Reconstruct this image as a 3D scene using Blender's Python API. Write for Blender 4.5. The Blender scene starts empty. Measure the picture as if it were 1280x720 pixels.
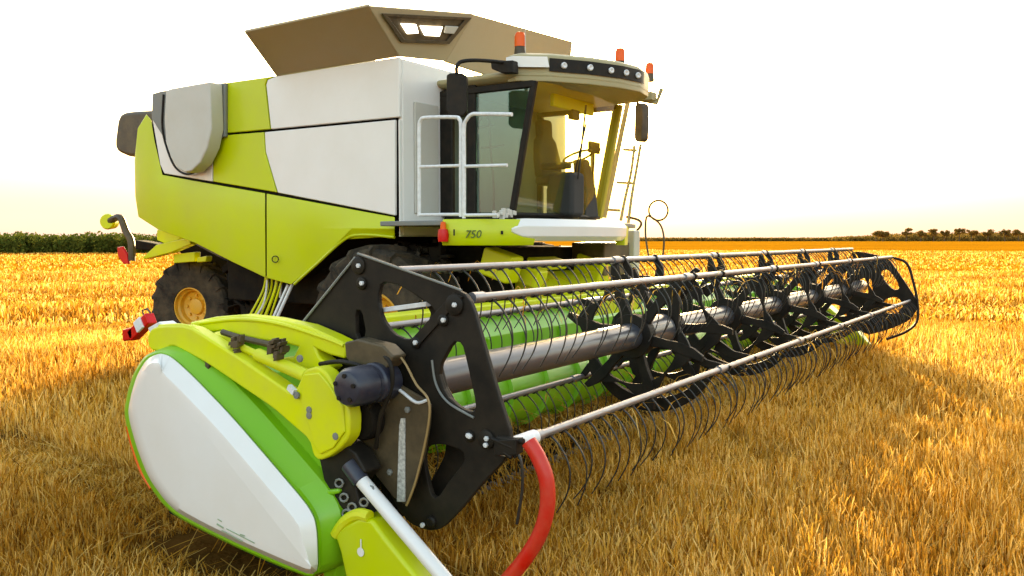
import bpy, bmesh, math, random
import numpy as np
from mathutils import Vector
R = math.radians
random.seed(7); rng = np.random.default_rng(7)
scene = bpy.context.scene
COL = scene.collection

# ------------------------------------------------------------------ camera model
# x = forward of the machine, y = across it (away from the photographer), z = up
H, F, YAW, PITCH = 1.9, 1078.0, R(33.4), R(3.3)
CP = Vector((0, 0, H))
cr = Vector((math.cos(YAW), math.sin(YAW), 0))
cf = Vector((-math.sin(YAW)*math.cos(PITCH), math.cos(YAW)*math.cos(PITCH), -math.sin(PITCH)))
cu = cr.cross(cf)
def ray(px, py): return cf + cr*((px-640)/F) + cu*((360-py)/F)
def at(px, py, y=None, x=None, z=None):
    d = ray(px, py)
    if y is not None: t = y/d.y
    elif x is not None: t = x/d.x
    else: t = (z-H)/d.z
    return CP + d*t
def onplane(px, py, p, n, off=0.0):
    d = ray(px, py); n = n.normalized()
    return CP + d*(((p + n*off) - CP).dot(n)/d.dot(n))

# ------------------------------------------------------------------ materials
def mat(name, col, rough=.5, metal=0., coat=0., noise=0., nscale=6., bump=0., dirt=None, spec=.5):
    m = bpy.data.materials.new(name); m.use_nodes = True
    nt = m.node_tree; b = nt.nodes['Principled BSDF']
    b.inputs['Base Color'].default_value = (*col, 1); b.inputs['Roughness'].default_value = rough
    b.inputs['Metallic'].default_value = metal; b.inputs['Coat Weight'].default_value = coat
    b.inputs['Coat Roughness'].default_value = .12; b.inputs['Specular IOR Level'].default_value = spec
    tc = nt.nodes.new('ShaderNodeTexCoord')
    if noise or dirt:
        n = nt.nodes.new('ShaderNodeTexNoise'); n.inputs['Scale'].default_value = nscale
        n.inputs['Detail'].default_value = 8; n.inputs['Roughness'].default_value = .65
        nt.links.new(tc.outputs['Object'], n.inputs['Vector'])
        r = nt.nodes.new('ShaderNodeValToRGB')
        r.color_ramp.elements[0].position = .35; r.color_ramp.elements[1].position = .72
        d = dirt or tuple(c*.6 for c in col)
        r.color_ramp.elements[0].color = (*col, 1)
        k = noise if noise else .3
        r.color_ramp.elements[1].color = (*[c*(1-k)+e*k for c, e in zip(col, d)], 1)
        nt.links.new(n.outputs['Fac'], r.inputs['Fac']); nt.links.new(r.outputs['Color'], b.inputs['Base Color'])
        mr = nt.nodes.new('ShaderNodeMapRange'); mr.inputs['To Min'].default_value = max(.03, rough-.08); mr.inputs['To Max'].default_value = min(1, rough+.22)
        nt.links.new(n.outputs['Fac'], mr.inputs['Value']); nt.links.new(mr.outputs['Result'], b.inputs['Roughness'])
    if bump:
        n2 = nt.nodes.new('ShaderNodeTexNoise'); n2.inputs['Scale'].default_value = nscale*5; n2.inputs['Detail'].default_value = 5
        nt.links.new(tc.outputs['Object'], n2.inputs['Vector'])
        bp = nt.nodes.new('ShaderNodeBump'); bp.inputs['Strength'].default_value = bump; bp.inputs['Distance'].default_value = .01
        nt.links.new(n2.outputs['Fac'], bp.inputs['Height']); nt.links.new(bp.outputs['Normal'], b.inputs['Normal'])
    return m
DUST = (.42, .30, .14)
LIME = mat('lime_paint', (.51, .585, .003), .34, coat=.15, spec=.35, noise=.2, nscale=1.6, bump=.08, dirt=DUST)
LIME2 = mat('lime_frame_paint', (.66, .69, .003), .42, coat=.08, spec=.35, noise=.22, nscale=5, dirt=DUST, bump=.05)
GREEN = mat('green_plastic', (.17, .46, .006), .35, coat=.2, noise=.12, nscale=2, dirt=DUST)
WHITE = mat('white_paint', (.77, .74, .70), .30, coat=.35, noise=.2, nscale=1.2, bump=.10, dirt=(.55, .45, .3))
GREYP = mat('grey_panel', (.52, .50, .44), .5, noise=.15, nscale=3, dirt=DUST)
GREYD = mat('dark_grey_panel', (.16, .17, .16), .5, noise=.2, nscale=5, dirt=DUST)
TAN = mat('hopper_panel', (.40, .32, .19), .55, noise=.25, nscale=3, dirt=DUST, bump=.1)
BLACK = mat('black_paint', (.007, .0055, .004), .5, spec=.22, noise=.12, nscale=6, dirt=(.16, .11, .06))
SOOT = mat('black_chassis', (.005, .004, .003), .85, spec=.15, noise=.2, nscale=5, dirt=(.09, .06, .03))
BROWNP = mat('brown_guard', (.05, .035, .02), .4, spec=.3, noise=.2, nscale=5, dirt=DUST)
RUB = mat('tyre_rubber', (.018, .015, .012), .8, spec=.2, noise=.5, nscale=5, dirt=(.17, .12, .07), bump=.3)
RIM = mat('yellow_rim', (.72, .36, .02), .4, noise=.25, nscale=7, dirt=DUST)
STEEL = mat('worn_steel_tube', (.27, .27, .29), .36, metal=.7, noise=.35, nscale=12, dirt=(.25, .2, .15))
TUBE = mat('reel_tube_paint', (.06, .064, .08), .34, metal=.3, coat=.5, noise=.25, nscale=4, dirt=(.22, .18, .12))
CABW = mat('cab_lining', (.10, .15, .14), .7)
PILL = mat('flare_lit_pillar', (.50, .40, .04), .5)  # yellow of the sun flare put into the far pillar's base colour
ROOFM = mat('roof_panel', (.36, .31, .16), .45, noise=.2, nscale=3, dirt=DUST)
TINE = mat('tine_steel', (.035, .03, .025), .45, metal=.4)
HUB = mat('blue_black_plastic', (.012, .015, .030), .3, noise=.2, nscale=8, dirt=(.15, .13, .12))
RED = mat('red_hose_paint', (.62, .008, .004), .36, coat=.1, spec=.35, noise=.15, nscale=9, dirt=DUST)
REDL = mat('red_lens', (.62, .006, .006), .3, spec=.3)
ORANGE = mat('orange_lens', (.80, .10, .002), .3, spec=.3)
ALU = mat('white_bracket', (.75, .75, .74), .4, noise=.35, nscale=20, dirt=(.3, .25, .2))
SEATM = mat('seat_fabric', (.03, .028, .025), .85)
STRAWM = mat('straw', (.52, .33, .09), .8)

def emis(name, col, s):
    m = bpy.data.materials.new(name); m.use_nodes = True
    b = m.node_tree.nodes['Principled BSDF']; b.inputs['Base Color'].default_value = (*col, 1)
    b.inputs['Emission Color'].default_value = (*col, 1); b.inputs['Emission Strength'].default_value = s
    return m
LAMP = emis('work_lamp_glass', (1, .95, .8), .9)

def glass(name, tint, dust_or_flare, dust_or_flare_col, refl=.12, fm=.35):
    m = bpy.data.materials.new(name); m.use_nodes = True; nt = m.node_tree; nt.nodes.clear()
    o = nt.nodes.new('ShaderNodeOutputMaterial')
    tr = nt.nodes.new('ShaderNodeBsdfTransparent'); tr.inputs['Color'].default_value = (*tint, 1)
    tl = nt.nodes.new('ShaderNodeBsdfTranslucent'); tl.inputs['Color'].default_value = (*dust_or_flare_col, 1)
    df = nt.nodes.new('ShaderNodeBsdfDiffuse'); df.inputs['Color'].default_value = (*dust_or_flare_col, 1)
    gl = nt.nodes.new('ShaderNodeBsdfGlossy'); gl.inputs['Roughness'].default_value = .04
    a = nt.nodes.new('ShaderNodeMixShader'); a.inputs[0].default_value = .3
    nt.links.new(tl.outputs[0], a.inputs[1]); nt.links.new(df.outputs[0], a.inputs[2])
    b = nt.nodes.new('ShaderNodeMixShader')
    n = nt.nodes.new('ShaderNodeTexNoise'); n.inputs['Scale'].default_value = 2.5; n.inputs['Detail'].default_value = 6
    mr = nt.nodes.new('ShaderNodeMapRange'); mr.inputs['From Min'].default_value = .3; mr.inputs['From Max'].default_value = .7
    mr.inputs['To Min'].default_value = dust_or_flare*.6; mr.inputs['To Max'].default_value = dust_or_flare*1.4
    nt.links.new(n.outputs['Fac'], mr.inputs['Value']); nt.links.new(mr.outputs['Result'], b.inputs[0])
    nt.links.new(tr.outputs[0], b.inputs[1]); nt.links.new(a.outputs[0], b.inputs[2])
    fr = nt.nodes.new('ShaderNodeLayerWeight'); fr.inputs['Blend'].default_value = .35
    mm = nt.nodes.new('ShaderNodeMath'); mm.operation = 'MULTIPLY_ADD'; mm.inputs[1].default_value = fm; mm.inputs[2].default_value = refl
    nt.links.new(fr.outputs['Fresnel'], mm.inputs[0])
    c = nt.nodes.new('ShaderNodeMixShader'); nt.links.new(mm.outputs[0], c.inputs[0])
    nt.links.new(b.outputs[0], c.inputs[1]); nt.links.new(gl.outputs[0], c.inputs[2])
    nt.links.new(c.outputs[0], o.inputs['Surface'])
    return m
DOORG = glass('door_glass', (.50, .80, .76), .06, (.5, .6, .5), .10)
WINDG = glass('windscreen_glass', (.96, .95, .74), .17, (.98, .80, .10), .02, .08)  # film coloured strong yellow to stand in for the sun flare glow
SIDEG = glass('far_glass', (.90, .92, .78), .05, (.8, .75, .4), .03)

# ------------------------------------------------------------------ mesh builder
class MB:
    def __init__(s): s.v = []; s.f = []; s.m = []
    def add(s, vs, fs, mi=0):
        o = len(s.v); s.v += [tuple(v) for v in vs]
        s.f += [tuple(o+i for i in f) for f in fs]; s.m += [mi]*len(fs); return s
    def box(s, a, b, mi=0):
        (x0, y0, z0), (x1, y1, z1) = a, b
        vs = [(x0,y0,z0),(x1,y0,z0),(x1,y1,z0),(x0,y1,z0),(x0,y0,z1),(x1,y0,z1),(x1,y1,z1),(x0,y1,z1)]
        return s.add(vs, [(0,3,2,1),(4,5,6,7),(0,1,5,4),(1,2,6,5),(2,3,7,6),(3,0,4,7)], mi)
    def obox(s, c, ax, ay, az, mi=0):      # oriented box: centre, three half-extent vectors
        c, ax, ay, az = map(Vector, (c, ax, ay, az))
        vs = [c+ax*i+ay*j+az*k for k in (-1,1) for i, j in ((-1,-1),(1,-1),(1,1),(-1,1))]
        return s.add(vs, [(0,3,2,1),(4,5,6,7),(0,1,5,4),(1,2,6,5),(2,3,7,6),(3,0,4,7)], mi)
    def extrude(s, pts, d, mi=0):           # any planar polygon of 3-D points, swept by vector d
        n = len(pts); d = Vector(d)
        vs = [Vector(p) for p in pts] + [Vector(p)+d for p in pts]
        return s.add(vs, [tuple(range(n)), tuple(range(2*n-1, n-1, -1))] + [(i, (i+1) % n, n+(i+1) % n, n+i) for i in range(n)], mi)
    def loft(s, rings, caps=True, mi=0):
        n = len(rings[0]); vs = [p for r in rings for p in r]; fs = []
        for k in range(len(rings)-1):
            for i in range(n):
                j = (i+1) % n; fs.append((k*n+i, k*n+j, (k+1)*n+j, (k+1)*n+i))
        if caps: fs += [tuple(range(n-1, -1, -1)), tuple(range((len(rings)-1)*n, len(rings)*n))]
        return s.add(vs, fs, mi)
    def tube(s, pts, r, seg=10, mi=0, closed=False):
        pts = [Vector(p) for p in pts]; n = len(pts); rings = []; up = None
        for i, p in enumerate(pts):
            if closed: t = (pts[(i+1) % n]-pts[i-1]).normalized()
            else: t = (pts[min(i+1, n-1)]-pts[max(i-1, 0)]).normalized()
            if up is None: up = Vector((0,0,1)) if abs(t.z) < .9 else Vector((1,0,0))
            a = t.cross(up).normalized(); b = a.cross(t); up = b
            rr = r[i] if isinstance(r, (list, tuple)) else r
            rings.append([p+(a*math.cos(2*math.pi*k/seg)+b*math.sin(2*math.pi*k/seg))*rr for k in range(seg)])
        if closed: rings.append(rings[0]); return s.loft(rings, False, mi)
        return s.loft(rings, True, mi)
    def cyl(s, a, b, r, seg=20, mi=0): return s.tube([a, b], r, seg, mi)
    def lathe(s, c, axis, prof, seg=40, mi=0, caps=False):   # prof: (radius, offset along axis)
        c = Vector(c); ax = Vector(axis).normalized()
        u = Vector((0,0,1)) if abs(ax.z) < .9 else Vector((1,0,0)); a = ax.cross(u).normalized(); b = ax.cross(a)
        rings = [[c+ax*o+(a*math.cos(2*math.pi*k/seg)+b*math.sin(2*math.pi*k/seg))*r for k in range(seg)] for r, o in prof]
        return s.loft(rings, caps, mi)
    def build(s, name, m, parent=None, bevel=0., seg=2, angle=32, origin=None, sub=0):
        me = bpy.data.meshes.new(name)
        o0 = Vector(origin) if origin is not None else Vector((0,0,0))
        me.from_pydata([tuple(Vector(v)-o0) for v in s.v], [], s.f)
        ms = m if isinstance(m, (list, tuple)) else [m]
        for q in ms: me.materials.append(q)
        for p, mi in zip(me.polygons, s.m): p.material_index = mi; p.use_smooth = True
        bm = bmesh.new(); bm.from_mesh(me)
        bmesh.ops.recalc_face_normals(bm, faces=bm.faces)
        for e in bm.edges:
            if len(e.link_faces) == 2 and e.calc_face_angle(0) > R(angle): e.smooth = False
        bm.to_mesh(me); bm.free()
        o = bpy.data.objects.new(name, me); o.location = o0; COL.objects.link(o)
        if bevel:
            b = o.modifiers.new('bevel', 'BEVEL'); b.width = bevel; b.segments = seg; b.limit_method = 'ANGLE'
            b.angle_limit = R(30); b.harden_normals = True
        if parent is not None:
            o.parent = parent
            if parent.type != 'EMPTY' or True:
                o.location = o0 - wloc(parent)
        return o
def build_each(mb, name, m, parent, bevel=0., **k):
    par = list(range(len(mb.v)))
    def fd_(a):
        while par[a] != a: par[a] = par[par[a]]; a = par[a]
        return a
    for f in mb.f:
        for q in f[1:]: par[fd_(q)] = fd_(f[0])
    gr = {}
    for f in mb.f: gr.setdefault(fd_(f[0]), []).append(f)
    for fs in gr.values():
        ids = sorted({i for f in fs for i in f}); mp_ = {i: j for j, i in enumerate(ids)}
        o = MB(); o.add([mb.v[i] for i in ids], [tuple(mp_[i] for i in f) for f in fs]); o.build(name, m, parent, bevel, **k)
def wloc(o):
    v = Vector(o.location)
    return v + wloc(o.parent) if o.parent else v
def smooth_poly(pts, it=1):                 # Chaikin corner cutting
    for _ in range(it):
        q = []
        for i in range(len(pts)):
            a, b = pts[i], pts[(i+1) % len(pts)]
            q += [tuple(a[k]*.8+b[k]*.2 for k in range(len(a))), tuple(a[k]*.2+b[k]*.8 for k in range(len(a)))]
        pts = q
    return pts
def pxpoly(pl, y, sm=0):
    pl = smooth_poly(pl, sm) if sm else pl
    return [at(px, py, y=y) for px, py in pl]
def prism(pl, y0, y1, mb=None, mi=0, sm=0):    # image outline placed on the plane y=y0, then swept to y1
    mb = mb or MB(); return mb.extrude(pxpoly(pl, y0, sm), (0, y1-y0, 0), mi)
def tag(o, label=None, cat=None, group=None, kind=None):
    for k, v in (('label', label), ('category', cat), ('group', group), ('kind', kind)):
        if v: o[k] = v
    return o
def empty(name, loc):
    o = bpy.data.objects.new(name, None); o.location = loc; o.empty_display_size = .3; COL.objects.link(o); return o
def curve(pts, n=8):                        # Catmull-Rom through points
    P = [Vector(p) for p in pts]; out = []
    for i in range(len(P)-1):
        a, b, c, d = P[max(i-1, 0)], P[i], P[i+1], P[min(i+2, len(P)-1)]
        for k in range(n):
            t = k/n; out.append(.5*((2*b)+(c-a)*t+(2*a-5*b+4*c-d)*t*t+(3*b-a-3*c+d)*t**3))
    return out+[P[-1]]

# ================================================================== COMBINE HARVESTER
CH = empty('combine_harvester', (-7, 8.7, 0))
tag(CH, 'lime green and white combine harvester with its wide reel lowered over the stubble', 'combine harvester')
YS, YF = 6.98, 10.5
XF = at(499, 150, y=YS).x

# ---- chassis core (dark, behind the panels)
core = MB()
prism([(203,124),(496,78),(494,290),(450,289),(428,295),(393,326),(364,348),(335,342),(246,299),(200,282),(176,266),(176,172),(195,150)], YS+.045, YF-.05, core)
core.build('body_core', SOOT, CH)
def panel(name, pl, m, y0=YS, th=.04, bevel=.012, sm=0):
    return prism(pl, y0, y0+th, sm=sm).build(name, m, CH, bevel)
panel('upper_side_panel', [(282,103.5),(345,94.5),(333.5,99.5),(331,106),(337,161.5),(282,166.5)], LIME)
panel('upper_side_panel', [(334.5,99.5),(345,95.2),(499,70.8),(499,146.3),(338.5,161.5),(332.5,106)], WHITE)
panel('middle_side_panel', [(273,169.5),(329.3,165),(331,190),(345.5,240.5),(266,227),(266,176)], LIME)
panel('middle_side_panel', [(330.5,165),(493.5,149.5),(493.5,269.5),(347,241),(332,190)], WHITE)
panel('rear_corner_panel', [(190,148),(265,140),(265,227),(205,217),(200,206)], WHITE)
# lower skirts with a crease: upper strip vertical, the rest leaning inwards
def skirt(name, pl, crease, m):
    top, bot = pl
    mb = MB(); n = len(top)
    r = []
    for (yy, row) in ((YS+.05, top), (YS, top), (YS-.035, crease), (YS+.03, bot), (YS+.09, bot)):
        r.append([at(px, py, y=yy) for px, py in row])
    fs = []; vs = [p for q in r for p in q]
    for k in range(4):
        for i in range(n-1): fs.append((k*n+i, k*n+i+1, (k+1)*n+i+1, (k+1)*n+i))
    fs.append(tuple(k*n for k in range(5))); fs.append(tuple(k*n+n-1 for k in range(5)))
    mb.add(vs, fs); return mb.build(name, m, CH, .008)
skirt('lower_side_skirt', ([(183,143),(189,150),(193,175),(203,218.5),(240,225.5),(285,233.5),(331.5,241.5)],
                           [(170,165),(173,200),(185,232),(210,250),(245,256),(290,265),(331.5,276)],
                           [(168,215),(169,250),(173,271),(198,287),(245,304),(290,327),(332,347)]), None, LIME) if False else None
def skirt2(name, top, cre, bot, m):
    return skirt(name, (top, bot), cre, m)
skirt2('lower_side_skirt', [(183,143),(189,150),(193,175),(203,218.5),(240,225.5),(285,233.5),(331.5,241.5)],
       [(172,160),(176,195),(186,228),(208,246),(245,253),(290,261),(331.5,270)],
       [(168,200),(169,245),(173,271),(198,287),(245,304),(290,327),(332,347)], LIME)
skirt2('lower_side_skirt', [(333.3,242),(380,250.5),(420,258),(460,265.5),(493.5,271.5)],
       [(333.3,270.5),(365,278),(395,286),(440,285.5),(493.5,286)],
       [(333.5,347.5),(364,355.5),(392,333),(432,299.5),(493.5,295.5)], LIME)
# rounded rear wall
MB().extrude([at(176,160,y=YS+.06)+Vector((0,0,0)), at(171,262,y=YS+.06), at(196,280,y=YS+.06), at(200,150,y=YS+.06)], (0, YF-YS-.1, 0)).build('rear_wall', LIME, CH, .03)
# wheel arch lip
MB().tube(curve([at(493,296.5,y=YS+.01), at(452,293.5,y=YS+.01), at(430,300,y=YS+.01), at(396,330,y=YS+.01), at(368,355,y=YS+.01)], 5), .016, 8).build('arch_lip', LIME, CH)
MB().tube([at(344+4*math.cos(a), 324+4*math.sin(a), y=YS-.02) for a in np.linspace(0, 2*math.pi, 14)[:-1]], .006, 6, closed=True).build('latch_ring', BLACK, CH)
# roof of the body and front wall
zt = at(499,71,y=YS).z; zb = at(499,296,y=YS).z
MB().box((at(188,119,y=YS).x, YS+.02, zt-.05), (XF-.02, YF, zt-.004)).build('body_roof', LIME, CH, .02)
MB().box((XF-.06, YS+.045, zb), (XF, YF, zt)).build('front_wall', WHITE, CH, .03, 3)
MB().box((XF+.002, YS+.23, zb+.25), (XF+.025, 7.62, zb+1.45)).build('access_panel', GREYP, CH, .012)
MB().box((XF-.012, YS-.003, zb), (XF+.003, YS+.04, at(494,150,y=YS).z)).build('corner_trim', WHITE, CH, .012)
# grey vent pod at the rear
prism([(190,117),(200,114),(281,103),(281,171),(262,175),(206,175),(189,148)], YS-.05, YS, sm=0).build('vent_base', GREYD, CH, .015)
prism([(207,113),(214,110.5),(262,102),(264,160),(259,184),(250,203),(239,213.5),(231,215.5),(222,211),(213,197),(207,176),(205,150)], YS-.24, YS-.05).build('vent_cover', GREYP, CH, .02, 3)
MB().tube(curve([at(204.5,118,y=YS-.06), at(203,160,y=YS-.06), at(211,192,y=YS-.06), at(221,211,y=YS-.06), at(236,217.5,y=YS-.06), at(255,207,y=YS-.06), at(267,184,y=YS-.06), at(272,168,y=YS-.06)], 6), .014, 8).build('vent_seal', BLACK, CH)
# straw hood
prism([(147,143),(158,139),(200,137),(205,200),(160,196),(146,190),(142,182)], 7.35, 10.2, sm=1).build('straw_hood', BROWNP, CH, .06, 3)

# ---- grain tank extension
A = at(460,7.5,x=-5.87); B = at(592,17.5,x=-5.76); C = at(716,52,x=-5.87)
E = Vector((XF, YS+.01, zt)); G = Vector((XF, YF, zt)); Fb = at(557,77,x=XF)
Sr_t = at(305,40,y=A.y); Sr_b = at(345,95,y=YS+.01)
Cr_t = Vector((Sr_t.x, C.y+.05, Sr_t.z+.1)); Cr_b = Vector((Sr_b.x, YF, zt))
def slab(name, quad, m, th=.035):
    q = [Vector(p) for p in quad]; n = (q[1]-q[0]).cross(q[2]-q[0]).normalized()
    cen = Vector((-7, 8.7, 3.5))
    if n.dot(q[0]-cen) > 0: n = -n
    return MB().extrude(q, n*th).build(name, m, CH, .01)
slab('tank_cover_side', [E, Sr_b, Sr_t, A], TAN)
slab('tank_cover_front', [E+Vector((.004,0,0)), A+Vector((.004,0,0)), B+Vector((.004,0,0)), Fb+Vector((.004,0,0))], TAN)
MB().add([Fb, B, C, G, Fb+Vector((-.04,.0,0)), B+Vector((-.04,0,0)), C+Vector((-.04,0,0)), G+Vector((-.04,0,0))],
         [(0,1,2,3),(7,6,5,4),(0,4,5,1),(1,5,6,2),(2,6,7,3),(3,7,4,0)]).build('tank_cover_front', TAN, CH, .01)
slab('tank_cover_side', [G, Cr_b, Cr_t, C], TAN)
slab('tank_cover_rear', [Sr_b, Cr_b, Cr_t, Sr_t], TAN)
pn = (A-E).cross(B-E)
if pn.x < 0: pn = -pn
def W(px, py, off=.006): return onplane(px, py, E, pn, off)
fo = [(477,16.5),(590,22),(562,55),(502,53)]; fi = [(485,20.5),(581,25),(558,51),(506,49.5)]
f = MB(); f.loft([[W(*p, .004) for p in fo], [W(*p, .03) for p in fo], [W(*p, .03) for p in fi], [W(*p, .008) for p in fi]], False)
wf = f.build('tank_window', BROWNP, CH, .004)
MB().extrude([W(*p, .008) for p in fi], pn.normalized()*.004).build('window_pane', BROWNP, wf)
for pl in ([(500,29),(519,30),(522,41),(508,42)], [(524,32),(552,33),(548,45),(530,44)]):
    MB().extrude([W(*p, .014) for p in pl], pn.normalized()*.02).build('work_lamp', LAMP, wf, .006)
MB().extrude([W(*p, .014) for p in [(556,32),(572,33),(566,42),(554,41)]], pn.normalized()*.02).build('work_lamp', GREYP, wf, .006)

# ---- cab
YC0, YC1 = 7.70, 9.65
ab, atp = at(640,269,y=YC0), at(668,101,y=YC0)
zf, zc = ab.z, atp.z
XB = XF+.02
MB().box((XB, YC0, zf-.12), (ab.x, YC1, zf)).build('cab_floor', BLACK, CH, .02)
MB().box((XB, YC0+.02, zf), (XB+.05, YC1-.02, zc)).build('cab_rear_wall', CABW, CH)
def post(name, a, b, w, d, m):
    mb = MB(); a, b = Vector(a), Vector(b)
    rr = [[p+Vector((sx*d/2, sy*w/2, 0)) for sx, sy in ((-1,-1),(1,-1),(1,1),(-1,1))] for p in (a, b)]
    mb.loft(rr); return mb.build(name, m, CH, .015)
bpb, bpt = at(590,269,y=YC0), at(590,104,y=YC0)
post('cab_pillar', ab, atp, .06, .07, BLACK)
post('cab_pillar', bpb, bpt, .05, .12, BLACK)
post('cab_pillar', (XB+.03, YC0, zf), (XB+.03, YC0, zc), .06, .24, BLACK)
fpb, fpt = Vector((ab.x, YC1, zf)), Vector((atp.x, YC1, zc))
post('cab_pillar', fpb, fpt, .07, .12, PILL)
post('cab_pillar', (XB+.05, YC1, zf), (XB+.05, YC1, zc), .06, .14, BLACK)
for y in (YC0, YC1): MB().obox(((XB+atp.x)/2, y, zc-.03), ((atp.x-XB)/2, 0, 0), (0, .035, 0), (0, 0, .035)).build('cab_top_rail', BLACK, CH, .01)
# door glass, far side glass, curved windscreen
MB().extrude([bpb+Vector((.06,0,.03)), ab+Vector((-.03,0,.03)), atp+Vector((-.03,0,-.06)), bpt+Vector((.06,0,-.06))], (0,.006,0)).build('door_window', DOORG, CH)
MB().extrude([(XB+.12, YC1, zf), fpb, fpt, (XB+.12, YC1, zc)], (0,.006,0)).build('side_window', SIDEG, CH)
ws = MB(); nseg = 12; r0, r1 = [], []
for i in range(nseg+1):
    t = i/nseg; bul = .16*math.sin(math.pi*t); y = YC0+(YC1-YC0)*t
    r0.append(Vector((ab.x+.01+bul, y, zf+.0))); r1.append(Vector((atp.x+.01+bul*.8, y, zc)))
ws.add(r0+r1, [(i, i+1, nseg+2+i, nseg+1+i) for i in range(nseg)])
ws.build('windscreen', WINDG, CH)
MB().tube([p+Vector((.012,0,.01)) for p in r0], .022, 8).build('windscreen_seal', BLACK, CH)
# wiper
wp = MB(); wp.tube([r0[5]+Vector((.03,0,.05)), r0[5].lerp(r1[6], .75)+Vector((.03,0,0))], .009, 6)
q = r0[5].lerp(r1[6], .6); wp.tube([q+Vector((.045,-.12,-.42)), q+Vector((.05,.05,.42))], .011, 6)
wp.build('wiper', BLACK, CH)
# door handle bars seen in the door glass
dh = MB()
dh.tube(curve([at(600,270,y=YC0+.12), at(598,215,y=YC0+.12), at(597,165,y=YC0+.12), at(602,147,y=YC0+.12), at(611,149,y=YC0+.12), at(613,180,y=YC0+.12), at(617,230,y=YC0+.12), at(617,266,y=YC0+.12)], 6), .013, 8)
dh.tube([at(598,160,y=YC0+.12), at(618,156,y=YC0+.12)], .011, 8); dh.tube(curve([at(602,185,y=YC0+.12), at(616,184,y=YC0+.12), at(630,181,y=YC0+.12)], 4), .011, 8)
dh.build('grab_bar', BLACK, CH)
# roof with curved visor
out = [(-6.05,7.62),(-5.25,7.6),(-5.0,7.64),(-4.72,7.86),(-4.45,8.25),(-4.27,8.65),(-4.2,9.0),(-4.27,9.38),(-4.5,9.66),(-4.85,9.78),(-6.05,9.78)]
def ringz(o, z, k, dz=None):
    cx, cy = -5.2, 8.7
    return [Vector((cx+(x-cx)*k, cy+(y-cy)*k, z)) for x, y in o]
rf = MB(); z0, z1 = zc-.02, 3.85
rf.loft([ringz(out, z0, .80), ringz(out, z0+.06, .97), ringz(out, z0+.085, 1), ringz(out, z0+.12, 1), ringz(out, z0+.14, .97)])
cap = [(-5.12,7.66)]+out[2:9]+[(-4.75,9.7),(-5.12,9.7)]
def capz(z, k): return [Vector((-4.9+(x+4.9)*k, 8.7+(y-8.7)*k, z)) for x, y in cap]
rf.loft([capz(z0+.03,.99), capz(z1-.09,1.002), capz(z1-.03,.98), capz(z1,.9)])
roof = rf.build('cab_roof', ROOFM, CH, .012, 2, 50)
# black light band on the visor
def vis(t):          # point on the visor front outline by image column
    pts = out[2:8]; s = t*(len(pts)-1); i = min(int(s), len(pts)-2); u = s-i
    return Vector((pts[i][0]*(1-u)+pts[i+1][0]*u, pts[i][1]*(1-u)+pts[i+1][1]*u, 0))
bd = MB(); lo, hi = [], []
for i in range(17):
    t = .20+.66*i/16; p = vis(t); nrm = Vector((.85,-.5,0)).normalized()
    lo.append(p+nrm*.012+Vector((0,0,z0+.135))); hi.append(p+nrm*.012+Vector((0,0,z1-.065)))
bd.add(lo+hi, [(i, i+1, 18+i, 17+i) for i in range(16)]); bd.build('lamp_band', BLACK, roof)
for t in (.27, .40, .53, .64, .76):
    p = vis(t)+Vector((.85,-.5,0)).normalized()*.02+Vector((0,0,z0/2+z1/2+.035))
    MB().lathe(p-Vector((.85,-.5,0))*.01, (.85,-.5,0), [(.033,0),(.033,.02),(.024,.028),(.001,.014)], 20).build('roof_lamp', [ALU], roof)
MB().extrude([(-5.10,7.625,3.68),(-4.985,7.615,3.68),(-4.70,7.84,3.68),(-4.72,7.83,3.79),(-4.995,7.612,3.79),(-5.10,7.622,3.79)], (.012,-.022,0)).build('roof_side_panel', WHITE, roof, .004)
# far end lamp bracket
br = MB(); br.obox((-4.45,9.76,3.62),(.07,.02,0),(0,.07,0),(0,0,.05)); br.tube([(-4.6,9.7,3.6),(-4.38,9.85,3.55),(-4.32,9.86,3.72)], .03, 8)
br.build('lamp_bracket', ROOFM, CH, .01)
def beacon(p, s=1.):
    p = Vector(p); b = MB().lathe(p, (0,0,1), [(.001,0),(.055*s,0),(.055*s,.02*s),(.045*s,.09*s),(.001,.09*s)], 20).build('beacon', BROWNP, CH)
    MB().lathe(p+Vector((0,0,.088*s)), (0,0,1), [(.05*s,0),(.05*s,.09*s),(.038*s,.125*s),(.001,.135*s)], 20).build('beacon_lens', ORANGE, b)
beacon(at(650,71,y=7.95), 1.2); beacon(at(775,88,y=9.0), 1.15)
b3 = at(812,99,y=9.84); beacon(b3-Vector((0,0,.03)), 1.05)
# antenna
MB().tube([at(657,70,y=7.95), at(655,-40,y=7.95)], .004, 6).build('antenna', GREYP, CH)
# near mirror
YM = 7.05
mm = MB()
mp = pxpoly([(558,94),(562,91),(578,91),(583,95),(583,140),(579,145),(563,144),(558,139)], YM)
mm.extrude(mp, (-.05,.10,0)); mirror = mm.build('mirror', BLACK, CH, .015, 3)
MB().tube(curve([at(571,92,y=YM), at(571,84,y=YM), at(577,77,y=YM+.05), at(600,75.5,y=YM+.2), at(640,79,y=7.62)], 6), .02, 10).build('mirror_arm', BLACK, CH)
prism([(613,77),(641,75),(642,91),(626,91),(614,86)], 7.5, 7.6).build('mirror_bracket', BLACK, CH, .01)
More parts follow.
